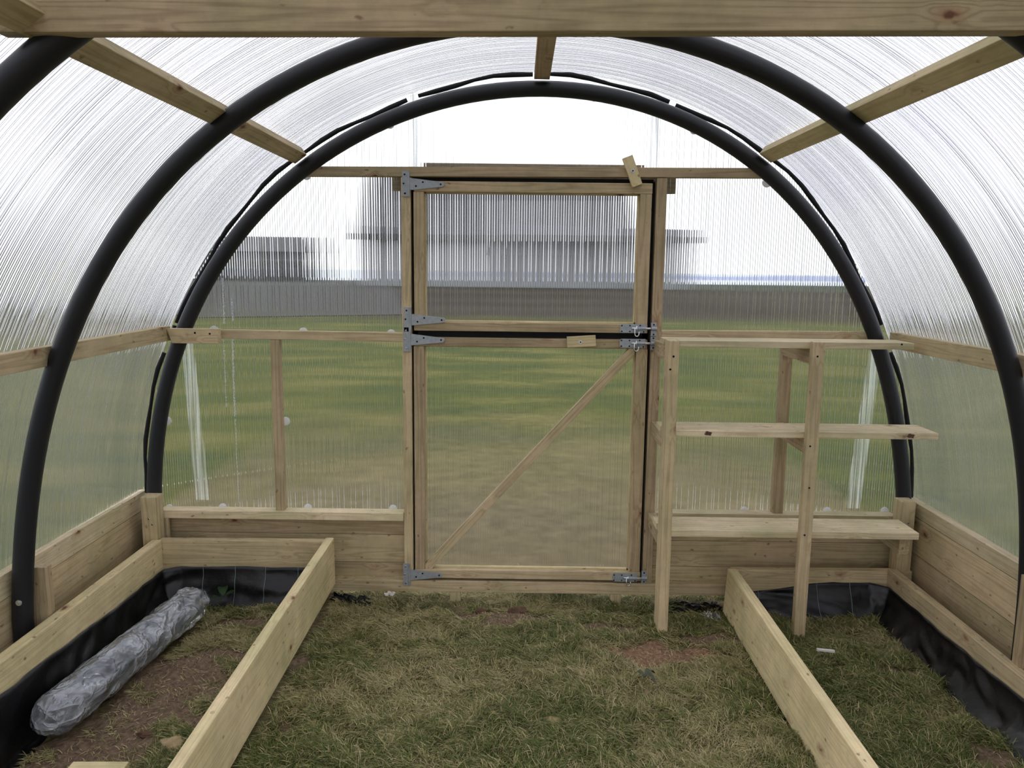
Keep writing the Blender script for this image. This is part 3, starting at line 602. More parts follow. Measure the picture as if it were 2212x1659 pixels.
def streak(pa, pb, w):
    a = at(*pa, Y=3.792); b = at(*pb, Y=3.792); bm = bmesh.new(); n = 70
    l = [[], []]
    for i in range(n + 1):
        q = a.lerp(b, i / n); ww = w * (0.55 + 0.9 * random.random())
        l[0].append(bm.verts.new((q.x - w * 0.45, 3.7915, q.z))); l[1].append(bm.verts.new((q.x - w * 0.45 + ww, 3.7915, q.z)))
    for i in range(n): bm.faces.new((l[0][i], l[1][i], l[1][i + 1], l[0][i + 1]))
    bmesh.ops.solidify(bm, geom=bm.faces[:], thickness=0.001)
    link('water_streak', bm, M_['condensation'], s1, label='whitish condensation streak')
streak((481, 600), (484, 700), 0.008); streak((483, 735), (489, 880), 0.006); streak((500, 645), (503, 694), 0.007); streak((502, 733), (507, 900), 0.008); streak((508, 905), (516, 1085), 0.004)
# white fixing washers peeping over the rails
def washer(px, py, r=0.021, par=None, Y=3.788):
    p = at(px, py - 3, Y=Y); bm = bmesh.new(); c = Vector((p.x, Y, p.z))
    tube_bm(bm, [c + Vector((0, 0.0045, 0)), c, c - Vector((0, 0.006, 0)), c - Vector((0, 0.011, 0)), c - Vector((0, 0.013, 0))], [r, r, r * 0.88, r * 0.6, r * 0.25], 24)
    link('fixing_washer', bm, M_['washer_plastic'], par)
for px, py in ((462, 716), (655, 720), (845, 724), (408, 712)): washer(px, py, par=s1)
for px, py in ((366, 1101), (481, 1099), (665, 1100), (849, 1102)): washer(px, py, 0.020, par=s1)
washer(617, 913, par=s1); washer(361, 912, par=s1)
for px, py in ((1449, 731), (1632, 732), (1817, 733)): washer(px, py, par=s3)
for px, py in ((1608, 1106), (1787, 1107), (1911, 1107)): washer(px, py, 0.020, par=s3)
for px, py in ((842, 271), (1054, 209), (1284, 212), (1500, 283)): washer(px, py, 0.021, par=s2)
washer(662, 382, par=s1); washer(1657, 398, par=s3)
# foam seal between the cover edge and the end wall, in broken lengths
def seal(t0, t1, label):
    bm = bmesh.new(); n = max(6, int(abs(t1 - t0) * 22)); pts = []
    for i in range(n + 1):
        t = t0 + (t1 - t0) * i / n; o_ = 0.066 + 0.010 * math.sin(t * 9) + 0.004 * math.sin(t * 31)
        pts.append(prof(t, 3.765, o_))
    tube_bm(bm, pts, [0.010 + 0.002 * math.sin(i * 1.7) for i in range(n + 1)], 8)
    link('foam_seal', bm, M_['black_foam'], None, smooth=True, label=label, cat='seal', group='black foam seals along the arch edge')
d = math.radians
seal(d(89.8), d(106.3), 'black foam seal strip at the crown, left of the ridge purlin'); seal(d(70.2), d(87.4), 'black foam seal strip at the crown, right of the ridge purlin')
seal(d(108.0), d(157), 'black foam seal strip along the upper left of the far arch'); seal(d(157.5), d(158.8), 'short stub of black foam just above the left rail')
seal(d(162), d(184), 'black foam seal strip down the lower left of the far arch')
seal(d(24), d(69.2), 'black foam seal strip along the upper right of the far arch'); seal(d(-4), d(19.5), 'black foam seal strip down the lower right of the far arch')

# ------------------------------------------------------------------ doors
def hinge(door, px, py, bright=()):
    """thing > hinge > screw"""
    p = at(px, py, Y=3.717); x, z = p.x, p.z; bm = bmesh.new()
    bm_box(bm, x - 0.018, x + 0.010, 3.7145, 3.7195, z - 0.057, z + 0.057)
    tube_bm(bm, [(x + 0.012, 3.714, z - 0.057), (x + 0.012, 3.714, z + 0.057)], 0.0052, 12)
    s = [(x + 0.012, z - 0.026), (x + 0.022, z - 0.028), (x + 0.168, z - 0.012), (x + 0.176, z - 0.006), (x + 0.178, z + 0.002), (x + 0.172, z + 0.009), (x + 0.022, z + 0.026), (x + 0.012, z + 0.024)]
    a = [bm.verts.new((q, 3.7135, w)) for q, w in s]; b = [bm.verts.new((q, 3.7185, w)) for q, w in s]
    bm.faces.new(a); bm.faces.new(b[::-1])
    for i in range(len(s)): bm.faces.new((a[i], b[i], b[(i + 1) % len(s)], a[(i + 1) % len(s)]))
    bmesh.ops.recalc_face_normals(bm, faces=bm.faces[:])
    h = link('hinge', bm, ST, door)
    for i, (q, w) in enumerate(((x - 0.006, z + 0.042), (x - 0.011, z + 0.001), (x - 0.005, z - 0.043), (x + 0.046, z - 0.010), (x + 0.078, z + 0.008), (x + 0.160, z - 0.001))):
        y = 3.7134 if q > x + 0.02 else 3.7144
        screw(h, (q, y, w), (0, -1, 0), 0.0042, 'screw', SB if i in bright else SD)
    return h
def bolt_latch(door, px, py, kx, ky, post):
    """galvanised tower bolt: plate + guides + rod with hanging loop; keeper sits on the post"""
    p = at(px, py, Y=3.717); x, z = p.x, p.z; bm = bmesh.new()
    pl = [(x - 0.060, z + 0.014), (x - 0.054, z + 0.022), (x + 0.061, z + 0.022), (x + 0.061, z - 0.020), (x - 0.054, z - 0.020), (x - 0.060, z - 0.012)]
    a = [bm.verts.new((q, 3.7155, w)) for q, w in pl]; b = [bm.verts.new((q, 3.7195, w)) for q, w in pl]; bm.faces.new(a); bm.faces.new(b[::-1])
    for i in range(len(pl)): bm.faces.new((a[i], b[i], b[(i + 1) % len(pl)], a[(i + 1) % len(pl)]))
    tube_bm(bm, [(x + 0.018, 3.709, z + 0.002), (x + 0.060, 3.709, z + 0.002)], 0.0085, 14)
    bmesh.ops.recalc_face_normals(bm, faces=bm.faces[:])
    h = link('bolt_latch', bm, ST, door)
    k = at(kx, ky, Y=3.717)
    bm = bmesh.new(); tube_bm(bm, [(x - 0.006, 3.708, z + 0.002), (k.x + 0.012, 3.708, z + 0.002)], 0.0055, 14); link('rod', bm, SB, h, smooth=True)
    bm = bmesh.new(); lp = []
    for i in range(19):
        t = math.pi * i / 18; lp.append((x + 0.018 - 0.010 * math.cos(t), 3.703, z - 0.022 - 0.013 * math.sin(t)))
    lp = [(x + 0.008, 3.703, z + 0.002)] + lp + [(x + 0.028, 3.704, z - 0.014)]
    tube_bm(bm, lp, 0.0028, 8); tube_bm(bm, [(x + 0.016, 3.702, z + 0.014), (x + 0.016, 3.702, z - 0.016)], 0.003, 8); link('loop_handle', bm, SB, h, smooth=True)
    for q, w in ((-0.052, 0.014), (-0.052, -0.013), (-0.014, 0.014), (-0.014, -0.013), (0.034, 0.015), (0.052, -0.015)): screw(h, (x + q, 3.7154, z + w), (0, -1, 0), 0.0036, 'screw', SD)
    bm = bmesh.new(); bm_box(bm, k.x - 0.013, k.x + 0.012, 3.7155, 3.7195, k.z - 0.033, k.z + 0.033)
    tube_bm(bm, [(k.x - 0.013, 3.710, z + 0.002), (k.x + 0.013, 3.710, z + 0.002)], 0.0100, 14); bmesh.ops.recalc_face_normals(bm, faces=bm.faces[:])
    kp = link('keeper', bm, ST, post)
    for w in (0.023, -0.023): screw(kp, (k.x, 3.7154, k.z + w), (0, -1, 0), 0.004, 'screw', SD)

# upper leaf
du = empty('door_1', (-0.49, 3.74, 1.29), 'upper half of the split door, clear fluted pane in pine frame', 'door', kind='structure')
DY0, DY1 = 3.7205, 3.765
xbar('top_rail', -0.488, 0.613, DY0, DY1, 1.940, 1.988, WW, du)
xbar('bottom_rail', -0.492, 0.613, DY0, DY1, 1.297, 1.338, WW, du)
xbar('stile', -0.490, -0.442, DY0 + 0.0015, DY1, 1.338, 1.940, WW, du); xbar('stile', 0.558, 0.612, DY0 + 0.0015, DY1, 1.338, 1.940, WW, du)
def pane(door, x0, x1, z0, z1):
    bm = bmesh.new(); bm_box(bm, x0, x1, 3.770, 3.776, z0, z1); link('pane', bm, M_['poly_wall'], door)
    for a in ((x0, x0 + 0.012, z0, z1), (x1 - 0.012, x1, z0, z1), (x0, x1, z0, z0 + 0.012), (x0, x1, z1 - 0.010, z1)):
        xbar('glazing_bead', a[0], a[1], 3.752, 3.7695, a[2], a[3], WF, door, r=0.001)
pane(du, -0.446, 0.562, 1.334, 1.944)
hinge(du, 877, 397, ()); hinge(du, 881, 690, ())
bolt_latch(du, 1367, 710, 1412, 712, wb)
# lower leaf
dl = empty('door_2', (-0.49, 3.74, 0.06), 'lower half of the split door with a diagonal pine brace', 'door', kind='structure')
xbar('top_rail', -0.492, 0.615, DY0, DY1, 1.224, 1.266, WW, dl)
xbar('bottom_rail', -0.497, 0.622, DY0, DY1, 0.068, 0.112, W, dl)
xbar('stile', -0.494, -0.444, DY0 + 0.0015, DY1, 0.112, 1.224, WW, dl); xbar('stile', 0.564, 0.618, DY0 + 0.0015, DY1, 0.112, 1.224, WW, dl)
pane(dl, -0.448, 0.568, 0.108, 1.228)
bar('brace', (-0.443, 3.7435, 0.107), (0.557, 3.7435, 1.222), 0.028, 0.042, W, dl, up=(0.74, 0, -0.66), cut=(-0.016, -0.022))
hinge(dl, 880, 733, (0, 1, 2)); hinge(dl, 879, 1241, (0, 1, 2))
bolt_latch(dl, 1366, 742, 1411, 741, wb); bolt_latch(dl, 1349, 1248, 1391, 1247, wb)
# wooden turn buttons
def turn(pts, label, sp):
    a, b, c, d_ = [at(*p, Y=3.70) for p in pts]; cen = (a + b + c + d_) / 4; xd = ((c + b) - (a + d_)); L = xd.length / 2; w = ((a - d_).length + (b - c).length) / 2
    o = empty('turn_button', cen, label, 'latch', 'wooden turn buttons for the split door')
    bar('block', cen - xd.normalized() * L / 2 + Vector((0, 0.008, 0)), cen + xd.normalized() * L / 2 + Vector((0, 0.008, 0)), w, 0.020, WF, o, up=(0, -1, 0), r=0.001)
    s = at(*sp, Y=3.697); bm = bmesh.new(); disc_bm(bm, (s.x, 3.698, s.z), (0, -1, 0), 0.0085, 0.003, 20); link('screw', bm, SB, o)
    bm2 = bmesh.new(); disc_bm(bm2, (s.x, 3.6949, s.z), (0, -1, 0), 0.004, 0.0008, 8); link('screw_recess', bm2, SD, o)
turn(((1345, 341), (1388, 397)[::1] and (1366, 406), (1388, 396), (1366, 336)), 'tilted wooden turn button at the top right of the upper door', (1367, 369))
turn(((1224, 728), (1287, 724), (1287, 748), (1226, 751)), 'level wooden turn button on the top rail of the lower door', (1254, 739))

# ------------------------------------------------------------------ shelf rack (right)
rk = empty('shelf_rack', (1.2, 3.45, 0), 'three-tier pine shelf rack against the right end wall', 'shelf')
def lshelf(x1, z1, t, yf, yb, xl=0.640):
    bm = bmesh.new(); P = [(0.691, yf), (x1, yf), (x1, yb), (xl, yb), (xl, 3.445), (0.691, 3.445)]
    a = [bm.verts.new((x, y, z1)) for x, y in P]; b = [bm.verts.new((x, y, z1 - t)) for x, y in P]; bm.faces.new(a); bm.faces.new(b[::-1])
    for i in range(6): bm.faces.new((a[i], b[i], b[(i + 1) % 6], a[(i + 1) % 6]))
    c = Vector((1.2, 3.45, z1))
    for v in bm.verts: v.co -= c
    bmesh.ops.recalc_face_normals(bm, faces=bm.faces[:]); chamfer(bm, 0.002)
    return link('shelf', bm, WH, rk, Matrix.Translation(c))
lshelf(1.690, 1.298, 0.028, 3.352, 3.52); lshelf(1.828, 0.908, 0.028, 3.352, 3.545); lshelf(1.783, 0.458, 0.030, 3.352, 3.545)
for px, py, rr in ((1530, 936, 0.015), (1968, 940, 0.015)):
    p = at(px, py, Y=3.3515); k = 18
    prism('knot', [(p.x + rr * math.cos(2 * math.pi * i / k) * (1 + 0.2 * math.sin(i * 2.1)), 0.8955 + 0.0095 * math.sin(2 * math.pi * i / k) * (1 + 0.25 * math.sin(i * 1.3))) for i in range(k)], 3.3508, 3.3525, M_['knot_dark'], rk, label='dark brown knot')
xbar('leg', 0.6455, 0.6905, 3.345, 3.443, -0.03, 1.297, W, rk); lg = xbar('leg', 1.246, 1.296, 3.312, 3.3515, -0.03, 1.302, W, rk)
for z in (1.2, 0.81, 0.36):
    zt = {1.2: 1.27, 0.81: 0.88, 0.36: 0.428}[z]
    xbar('bearer', 0.644, 0.686, 3.444, 3.698, zt - 0.068, zt - 0.0005, WW, rk, axis=1)
    if z != 0.36: xbar('bearer', 1.251, 1.291, 3.3525, 3.7185, zt - 0.068, zt - 0.0005, WW, rk, axis=1)
xbar('bearer', 1.718, 1.765, 3.39, 3.60, 0.345, 0.4275, W, rk, axis=1)
for p in ((1455, 770), (1448, 798)): screw(rk, at(*p, Y=3.3445), (0, -1, 0), 0.0045, 'screw', SD)
for p in ((1766, 770), (1750, 964), (1748, 1054), (1738, 1156)): screw(rk, at(*p, Y=3.3115), (0, -1, 0), 0.004, 'screw', SD)
ng = at(1948, 744, Y=3.3515); screw(rk, ng, (0, -1, 0), 0.004, 'screw', SD)

# ------------------------------------------------------------------ raised beds
BG = 'raised bed frames of pine boards'
bl = empty('raised_bed', (-1.3, 2.8, 0), 'raised bed frame on the left, holding the plastic-wrapped roll', 'raised bed', BG)
bar('side_board', (-0.888, 3.622, 0.190), (-0.920, 1.20, 0.115), 0.040, 0.235, WF, bl, r=0.004, label='inner board beside the path')
bar('side_board', (-1.712, 3.60, 0.185), (-1.715, 1.20, 0.180), 0.045, 0.215, WF, bl, r=0.004)
bar('end_board', (-1.708, 3.622, 0.178), (-0.909, 3.622, 0.184), 0.042, 0.220, W, bl, r=0.003)
for py in (1188, 1243): screw(bl, at(716, py, Y=3.59), (1, 0, 0), 0.006, 'screw', SD)
for p in ((666, 1225), (458, 1517), (374, 1637)):
    q = at(*p, X=-0.905); q.z = 0.115 + 0.1175 + (q.y - 1.2) * (0.075 / 2.42); q.x = -0.905
    bm = bmesh.new(); disc_bm(bm, q, (0, 0, 1), 0.007, 0.001, 16); link('plug', bm, W, bl)
br_ = empty('raised_bed', (1.4, 2.8, 0), 'raised bed frame on the right, under the shelf rack', 'raised bed', BG)
bar('side_board', (1.018, 3.545, 0.100), (1.020, 1.20, 0.088), 0.045, 0.215, WF, br_, up=(0.06, 0, 1), r=0.004, label='inner board beside the path')
bar('side_board', (1.802, 3.600, 0.085), (1.803, 1.20, 0.085), 0.043, 0.222, W, br_, r=0.004)
bar('end_board', (1.042, 3.624, 0.070), (1.90, 3.624, 0.076), 0.042, 0.215, W, br_, r=0.003)
# membranes: skirts hanging from the boards to the ground, with folds
def skirt(path, top_z, foot, label, seed, lap=0.03, fold=0.02):
    """path: list of (x, y, nx, ny) along the boards; the skirt falls from top_z(s) to the ground 'foot' metres inward"""
    rs = random.Random(seed); P = [Vector(p[:2]) for p in path]; Nn = [Vector(p[2:]) for p in path]
    seg = [(P[i + 1] - P[i]).length for i in range(len(P) - 1)]; tot = sum(seg); n = int(tot / 0.012); m = 16; rows = []
    ph = rs.random() * 9
    for i in range(n + 1):
        s = tot * i / n; k = 0; a = s
        while k < len(seg) - 1 and a > seg[k]: a -= seg[k]; k += 1
        t = min(1, a / seg[k]); p = P[k].lerp(P[k + 1], t); nn = Nn[k].lerp(Nn[k + 1], t).normalized(); row = []
        zt = top_z(s / tot) + 0.005 * math.sin(s * 4.3 + ph) + 0.0025 * math.sin(s * 19)
        for j in range(m + 1):
            v = j / m; bulge = foot * v ** 1.5
            w = mnoise.noise(Vector((s * 3.2 + ph, v * 1.6, seed))) * fold * 1.3 * (0.25 + v) + mnoise.noise(Vector((s * 13 + v * 3, v * 3, seed + 4))) * fold * 0.4
            q = p + nn * (0.006 + bulge + max(w, -0.004 - bulge * 0.6)); g0 = float(gz(np.array(q.x), np.array(q.y))) + 0.004
            z = zt + (g0 - zt) * (v * 1.0) ** 0.85; row.append((q.x, q.y, max(z, g0)))
        q = p + nn * (foot + 0.006 + lap); g0 = float(gz(np.array(q.x), np.array(q.y))); row.append((q.x, q.y, g0 - 0.004)); rows.append(row)
    bm = bmesh.new(); g = [[bm.verts.new(c) for c in r] for r in rows]
    for a, b in zip(g, g[1:]):
        for j in range(len(a) - 1): bm.faces.new((a[j], a[j + 1], b[j + 1], b[j]))
    bmesh.ops.recalc_face_normals(bm, faces=bm.faces[:]); bmesh.ops.solidify(bm, geom=bm.faces[:], thickness=0.0012)
    return link('membrane', bm, M_['membrane'], None, smooth=True, label=label, cat='membrane', group='black weed membrane lining the beds'), rows
ml, rowsL = skirt([(-1.690, 1.2, 1, 0), (-1.689, 3.45, 1, 0), (-1.676, 3.56, 0.7, -0.7), (-1.60, 3.600, 0, -1), (-0.93, 3.600, 0, -1)],
                  lambda s: 0.225 - 0.065 * min(1, s * 1.5), 0.055, 'black membrane hanging inside the left bed, behind the plastic-wrapped roll', 3)
mr_, rowsR = skirt([(1.781, 1.2, -1, 0), (1.781, 3.45, -1, 0), (1.775, 3.55, -0.7, -0.7), (1.70, 3.602, 0, -1), (1.06, 3.602, 0, -1)],
                   lambda s: 0.125 if s < 0.85 else 0.125 - (s - 0.85) * 0.45, 0.085, 'black membrane hanging inside the right bed, below the shelf rack', 8)
def threads(rows, par, Xs):
    for X in Xs:
        r = min((r for r in rows if r[0][1] > 3.5), key=lambda r: abs(r[0][0] - X)); bm = bmesh.new()
        tube_bm(bm, [Vector(c) + Vector((0, -0.0025, 0.0005)) for c in r[:-1]], 0.0013, 5); link('thread', bm, M_['thread'], par)
threads(rowsL, ml, (-1.49, -1.34, -1.19, -1.04)); threads(rowsR, mr_, (1.17, 1.45, 1.60))
# crumpled membrane scraps and dirty plastic by the door
def crumple(name, cen, sx, sy, h, mat, label, cat, seed, n=26):
    bm = bmesh.new(); g = []
    for j in range(n + 1):
        row = []
        for i in range(n + 1):
            u, v = i / n * 2 - 1, j / n * 2 - 1; x = cen[0] + sx * u * (1 + 0.2 * mnoise.noise(Vector((v * 2, seed, 0)))); y = cen[1] + sy * v * (1 + 0.3 * mnoise.noise(Vector((u * 2, seed, 5))))
            z = float(gz(np.array(x), np.array(y))) + h * (0.35 + 0.9 * mnoise.noise(Vector((u * 3, v * 2, seed)))) * max(0.0, 1 - max(abs(u), abs(v)) ** 3) + h * 0.3 * abs(mnoise.noise(Vector((u * 9, v * 7, seed))))
            row.append(bm.verts.new((x, y, z + 0.003)))
        g.append(row)
    for j in range(n):
        for i in range(n): bm.faces.new((g[j][i], g[j][i + 1], g[j + 1][i + 1], g[j + 1][i]))
    bmesh.ops.solidify(bm, geom=bm.faces[:], thickness=0.0015)
    return link(name, bm, mat, None, smooth=True, label=label, cat=cat)
crumple('membrane_scrap', (-0.80, 3.69), 0.10, 0.05, 0.035, M_['membrane'], 'black membrane scrap under the wall boards left of the door', 'scrap', 2)
crumple('membrane_scrap', (0.88, 3.66), 0.13, 0.07, 0.035, M_['membrane'], 'black membrane scrap in the gap right of the rack leg', 'scrap', 5)
crumple('plastic_scrap', (0.925, 3.50), 0.045, 0.06, 0.05, M_['bag_film'], 'clear plastic scrap against the far end of the right bed board', 'scrap', 9)
bm = bmesh.new()
for i in range(12):
    a = at(832 + i * 1.7, 1282 + 3 * math.sin(i * 0.9), Z=0.008); bm_box(bm, a.x - 0.006, a.x + 0.006, a.y - 0.003, a.y + 0.003, 0.004, 0.010 + 0.003 * (i % 2))
link('litter_scrap', bm, M_['white_card'], label='tiny white scrap in the grass under the door sill', cat='litter')

# ------------------------------------------------------------------ plastic wrapped roll
A = at(112, 1548, Z=0.078); B = at(415, 1302, Z=0.080)
A = Vector((A.x, A.y, 0.078)); B = Vector((B.x, B.y, 0.080)); dv = (B - A).normalized()
ro = empty('wrapped_roll', A.lerp(B, 0.5), 'long grey roll in a crumpled clear plastic bag lying in the left bed', 'roll')
for k, (sx_, sz_) in enumerate(((-0.028, -0.012), (0.030, -0.014), (0.0, 0.030))):
    side = Vector((dv.y, -dv.x, 0)); o_ = side * sx_ + Vector((0, 0, sz_)); bm = bmesh.new()
    n = 30; rings = tube_bm(bm, [A + o_ + dv * 0.02, A + o_ + dv * 0.021] + [A.lerp(B, (i + 1) / n) + o_ for i in range(n - 1)], [0.030, 0.034] + [0.034] * (n - 1), 20, caps=False)
    rings2 = tube_bm(bm, [A + o_ + dv * 0.02, A + o_ + dv * 0.15], [0.030, 0.022], 20, caps=False)
    bmesh.ops.solidify(bm, geom=bm.faces[:], thickness=0.002)
    link('inner_roll', bm, M_['rolled_sheet'], ro, smooth=True)
bm = bmesh.new(); n = 110; m = 56; side = Vector((dv.y, -dv.x, 0)).normalized(); L = (B - A).length; rings = []
for i in range(n + 1):
    s = -0.05 + (L + 0.09) * i / n; e = 1.0
    if s < 0.04: e = math.sqrt(max(0.0, 1 - ((0.04 - s) / 0.092) ** 2)) ** 0.8
    if s > L: e = max(0.55, 1 - (s - L) * 6)
    c = A + dv * s; ring = []
    for j in range(m):
        t = 2 * math.pi * j / m; r = 0.076 * e
        f = mnoise.noise(Vector((s * 9, math.cos(t) * 1.6, math.sin(t) * 1.6 + 7))) * 0.010 + abs(mnoise.noise(Vector((s * 12 + t * 1.2, math.cos(t) * 2.5, math.sin(t) * 2.5)))) * 0.008 - abs(mnoise.noise(Vector((s * 5 - t * 1.5, math.cos(t) * 3, 3 + math.sin(t) * 3)))) * 0.008
        if s > L - 0.02: f += 0.012 * mnoise.noise(Vector((t * 2.5, s * 30, 1)))
        r = r + f * min(1, e * 1.4)
        q = c + side * (r * math.cos(t) * 1.06) + Vector((0, 0, r * math.sin(t) * 0.96)); q.z = max(q.z, 0.006 + 0.004 * math.sin(s * 30)); ring.append(bm.verts.new(q))
    rings.append(ring)
for a, b in zip(rings, rings[1:]):
    for j in range(m): bm.faces.new((a[j], a[(j + 1) % m], b[(j + 1) % m], b[j]))
bm.faces.new(rings[0][::-1])
bmesh.ops.recalc_face_normals(bm, faces=bm.faces[:])
link('plastic_bag', bm, M_['bag_film'], ro, smooth=True, label='crumpled clear plastic bag')

# ------------------------------------------------------------------ small things on the ground
def rock(px, py, r, mat, label, name='stone', seed=0, flat=0.6, z=0.01):
    p = at(px, py, Z=z); bm = bmesh.new(); bmesh.ops.create_icosphere(bm, subdivisions=4, radius=1)
    g0 = float(gz(np.array(p.x), np.array(p.y)))
    for v in bm.verts:
        k = 1 + 0.35 * mnoise.noise(v.co * 1.3 + Vector((seed * 3.1, 0, 0))) + 0.12 * mnoise.noise(v.co * 4 + Vector((seed, 0, 0)))
        v.co = Vector((v.co.x * r[0] * k, v.co.y * r[1] * k, v.co.z * r[1] * flat * k))
    link(name, bm, mat, None, Matrix.Translation((p.x, p.y, g0 + r[1] * flat * 0.45)), smooth=True, label=label, cat='stone' if name == 'stone' else 'clod')
rock(372, 1606, (0.042, 0.028), M_['stone'], 'tan stone against the inner board of the left bed', seed=1, flat=0.8)
rock(270, 1640, (0.015, 0.012), M_['stone'], 'small tan stone behind the wood offcut in the left bed', seed=5)
rock(318, 1583, (0.035, 0.016), M_['clod'], 'flat brown clod between the roll and the tan stone', name='clod', seed=4, flat=0.7)
rock(1188, 1543, (0.042, 0.022), M_['stone'], 'flat buff stone sunk in the path grass, low centre', seed=8, flat=0.35)
rock(828, 1578, (0.026, 0.014), M_['stone'], 'small buff stone in the path grass left of centre', seed=11, flat=0.6)
rock(1385, 1500, (0.016, 0.010), M_['stone'], 'pale pebble beside the yellowed leaf on the path', seed=13, flat=0.6)
rock(1120, 1316, (0.045, 0.022), M_['clod'], 'reddish clod heaped in front of the door sill', name='clod', seed=15, flat=0.8)
rock(1040, 1313, (0.03, 0.018), M_['clod'], 'small clod beside the left door stake', name='clod', seed=17, flat=0.8)
# wood offcut, lower left
of = [at(165, 1652, Z=0.075), at(196, 1646, Z=0.075), at(276, 1650, Z=0.075)]
bar('wood_offcut', at(152, 1668, Z=0.06) + Vector((0, -0.03, 0)), at(274, 1668, Z=0.06) + Vector((0, -0.03, 0)), 0.10, 0.045, WF, label='pale wood offcut at the bottom left edge of the picture', cat='offcut')
# white stick
bar('plastic_stick', at(1764, 1403, Z=0.035), at(1803, 1407, Z=0.035), 0.012, 0.010, M_['white_card'], up=(0, 0, 1), r=0.002, label='short white stick on the grass in the right bed', cat='stick')
# broad leaves
def leaf(bm, p, L, w, ang, lift, curl=0.5):
    n = 8; d_ = Vector((math.cos(ang), math.sin(ang), 0)); s_v = Vector((-d_.y, d_.x, 0)); rows = []
    for i in range(n + 1):
        t = i / n; ww = w * math.sin(math.pi * min(1, t * 0.96 + 0.04)) ** 0.7; c = p + d_ * L * t + Vector((0, 0, lift * math.sin(t * math.pi * curl * 1.6)))
        rows.append([bm.verts.new(c - s_v * ww + Vector((0, 0, 0.25 * ww))), bm.verts.new(c), bm.verts.new(c + s_v * ww + Vector((0, 0, 0.25 * ww)))])
    for a, b in zip(rows, rows[1:]):
        for j in range(2): bm.faces.new((a[j], a[j + 1], b[j + 1], b[j]))
pw = empty('dock_plant', at(482, 1284, Z=0.03), 'small broad-leaved green weed at the far end of the left bed', 'plant')
for i, (dx, dy, L_, w_, an, li) in enumerate(((0, 0, 0.07, 0.026, 1.9, 0.05), (0.01, -0.01, 0.05, 0.02, 0.3, 0.03), (0.0, -0.03, 0.05, 0.018, -1.2, 0.02), (-0.01, -0.02, 0.045, 0.016, -2.4, 0.02), (0.02, 0.01, 0.045, 0.014, 0.9, 0.02))):
    bm = bmesh.new(); q = at(482, 1296, Z=0.03); leaf(bm, q + Vector((dx, dy, 0.022)), L_ * 0.9, w_ * 0.9, an, li * 0.5); bmesh.ops.solidify(bm, geom=bm.faces[:], thickness=0.0008); link('leaf', bm, M_['leaf_green'], pw, smooth=True)
dr = empty('dried_leaf', at(1398, 1462, Z=0.03), 'grey-green withered leaf curled on the path grass', 'leaf')
for an, L_ in ((0.9, 0.085), (2.6, 0.06), (-0.4, 0.05)):
    bm = bmesh.new(); leaf(bm, at(1392, 1470, Z=0.04) + Vector((0, 0, 0.012)), L_, 0.013, an, 0.018, 0.9); bmesh.ops.solidify(bm, geom=bm.faces[:], thickness=0.001); link('blade', bm, M_['leaf_grey'], dr, smooth=True)
bm = bmesh.new(); leaf(bm, at(1392, 1508, Z=0.04) + Vector((0, 0, 0.01)), 0.045, 0.013, 0.6, 0.012, 0.9); bmesh.ops.solidify(bm, geom=bm.faces[:], thickness=0.001)
link('fallen_leaf', bm, M_['stone'], None, smooth=True, label='small yellowed leaf below the withered grey leaf', cat='leaf')

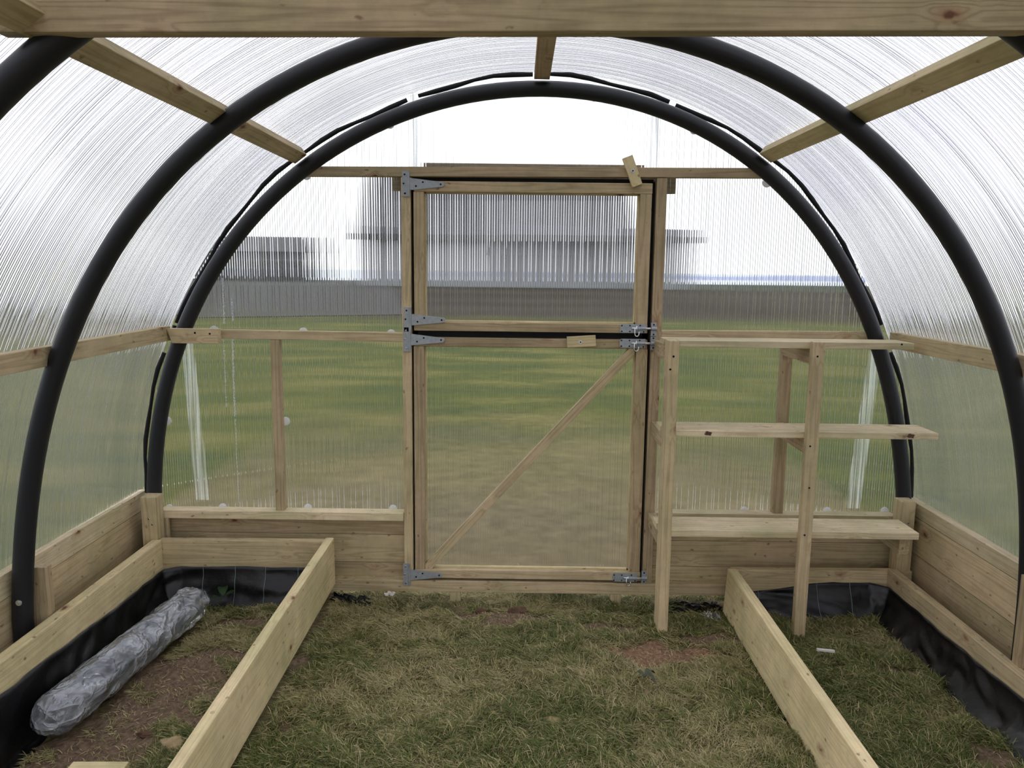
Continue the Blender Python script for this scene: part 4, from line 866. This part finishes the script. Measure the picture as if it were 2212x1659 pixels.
# ------------------------------------------------------------------ grass: flattened blades (stuff)
def grass(name, n, x0, x1, y0, y1, label, seed, lmin=0.022, lmax=0.055):
    n = int(n * 1.7)
    r = np.random.default_rng(seed); x = r.uniform(x0, x1, n); y = r.uniform(y0, y1, n)
    s, _ = soil_amt(x, y)
    # keep out of timbers
    keep = r.random(n) > s * 0.93
    for a, b, c, d_ in ((-0.925, -0.868, 1.0, 3.66), (0.985, 1.052, 1.0, 3.56), (-1.75, -1.60, 1.0, 3.7), (1.70, 1.86, 1.0, 3.7), (-1.75, -0.87, 3.54, 3.70), (1.04, 1.9, 3.52, 3.70)):
        keep &= ~((x > a) & (x < b) & (y > c) & (y < d_))
    # under the roll
    ax, ay, bx, by = A.x, A.y, B.x, B.y; tt = ((x - ax) * (bx - ax) + (y - ay) * (by - ay)) / ((bx - ax) ** 2 + (by - ay) ** 2)
    dd = np.hypot(x - ax - tt * (bx - ax), y - ay - tt * (by - ay)); keep &= ~((dd < 0.07) & (tt > -0.05) & (tt < 1.03))
    x, y, s = x[keep], y[keep], s[keep]; n = len(x); z = gz(x, y)
    f1 = np.sin(x * 4.1 + 2.0 * np.sin(y * 3.3)) * np.sin(y * 5.3 + x * 1.7); f2 = np.sin(x * 17 + 3 * np.sin(y * 11)) * np.sin(y * 19 + 2 * np.sin(x * 13))
    f3 = np.sin(x * 47 + 2 * np.sin(y * 31)) * np.sin(y * 43 + 2 * np.sin(x * 37))
    green = np.clip(0.35 + 0.30 * f1 + 0.22 * f2 + 0.14 * f3 + r.normal(0, 0.16, n) - 0.25 * s + 0.55 * np.clip(2.75 - y, 0, 0.5) + 0.25 * (np.abs(x) > 1.0) * (x > 0), 0, 1)
    ang = 1.5 * np.sin(x * 5 + 3 * np.sin(y * 4.1)) + 2.0 * np.sin(y * 24 + 2 * np.sin(x * 21)) + r.normal(0, 1.3, n)
    tilt = np.clip(r.normal(0.28, 0.22, n) + 0.3 * np.clip(f3, 0, 1) * green + 0.25 * np.clip(2.7 - y, 0, 1), 0.05, 1.3)
    ln = r.uniform(lmin, lmax, n) * (0.8 + 0.4 * green) * (1 - 0.4 * s); w = r.uniform(0.0007, 0.0014, n)
    dx, dy = np.cos(ang), np.sin(ang); bend = r.normal(0, 0.5, n)
    V = np.zeros((n, 7, 3)); k = 0
    for i, t in enumerate((0.0, 0.38, 0.74, 1.0)):
        a2 = ang + bend * t; el = tilt * (1.25 - 1.1 * t)
        rr = ln * t; cx = x + rr * np.cos(tilt * (1 - 0.3 * t)) * np.cos(ang + bend * t * 0.7); cy = y + rr * np.cos(tilt * (1 - 0.3 * t)) * np.sin(ang + bend * t * 0.7)
        cz = gz(cx, cy) + 0.002 + ln * np.sin(tilt) * (t * (1.55 - 0.75 * t)) * 0.9
        ww = w * (1.0, 1.0, 0.75, 0)[i]
        if i < 3:
            V[:, k, 0] = cx - dy * ww; V[:, k, 1] = cy + dx * ww; V[:, k, 2] = cz
            V[:, k + 1, 0] = cx + dy * ww; V[:, k + 1, 1] = cy - dx * ww; V[:, k + 1, 2] = cz + ww * 0.6; k += 2
        else: V[:, k, 0] = cx; V[:, k, 1] = cy; V[:, k, 2] = cz
    o6 = np.arange(n)[:, None] * 7
    T = np.array([[0, 1, 3], [0, 3, 2], [2, 3, 5], [2, 5, 4], [4, 5, 6]]); Fc = (o6[:, None, :] + T[None]).reshape(-1, 3)
    g1, g2, ol, stw = lin((84, 98, 44)), lin((114, 122, 64)), lin((150, 144, 96)), lin((200, 184, 142))
    c = np.where(green[:, None] > 0.55, g1 + (g2 - g1) * r.random((n, 1)), np.where(green[:, None] > 0.28, g2 + (ol - g2) * r.random((n, 1)), ol + (stw - ol) * r.random((n, 1))))
    dead = r.random(n) < 0.26; c[dead] = (ol + (stw - ol) * r.random((dead.sum(), 1)))
    c = c * (0.8 + 0.4 * r.random((n, 1))); cc = np.repeat(c, 7, axis=0)
    o = np_mesh(name, V.reshape(-1, 3), Fc, M_['blades'], cc, smooth=False); return props(o, label, 'grass', kind='stuff')
grass('grass', 95000, -0.87, 0.99, 2.05, 3.80, 'short matted grass of the path between the two beds', 1)
grass('grass', 38000, -1.62, -0.92, 2.05, 3.56, 'patchy grass and straw inside the left bed', 2)
grass('grass', 42000, 1.05, 1.74, 2.05, 3.56, 'greener matted grass inside the right bed', 3)
grass('grass', 26000, -1.8, 1.9, 3.78, 4.04, 'grass strip just outside the end wall, seen under the sill', 4)
grass('grass', 30000, -1.6, 1.7, 0.2, 2.05, 'matted grass of the path nearest the viewer, outside the frame', 5)
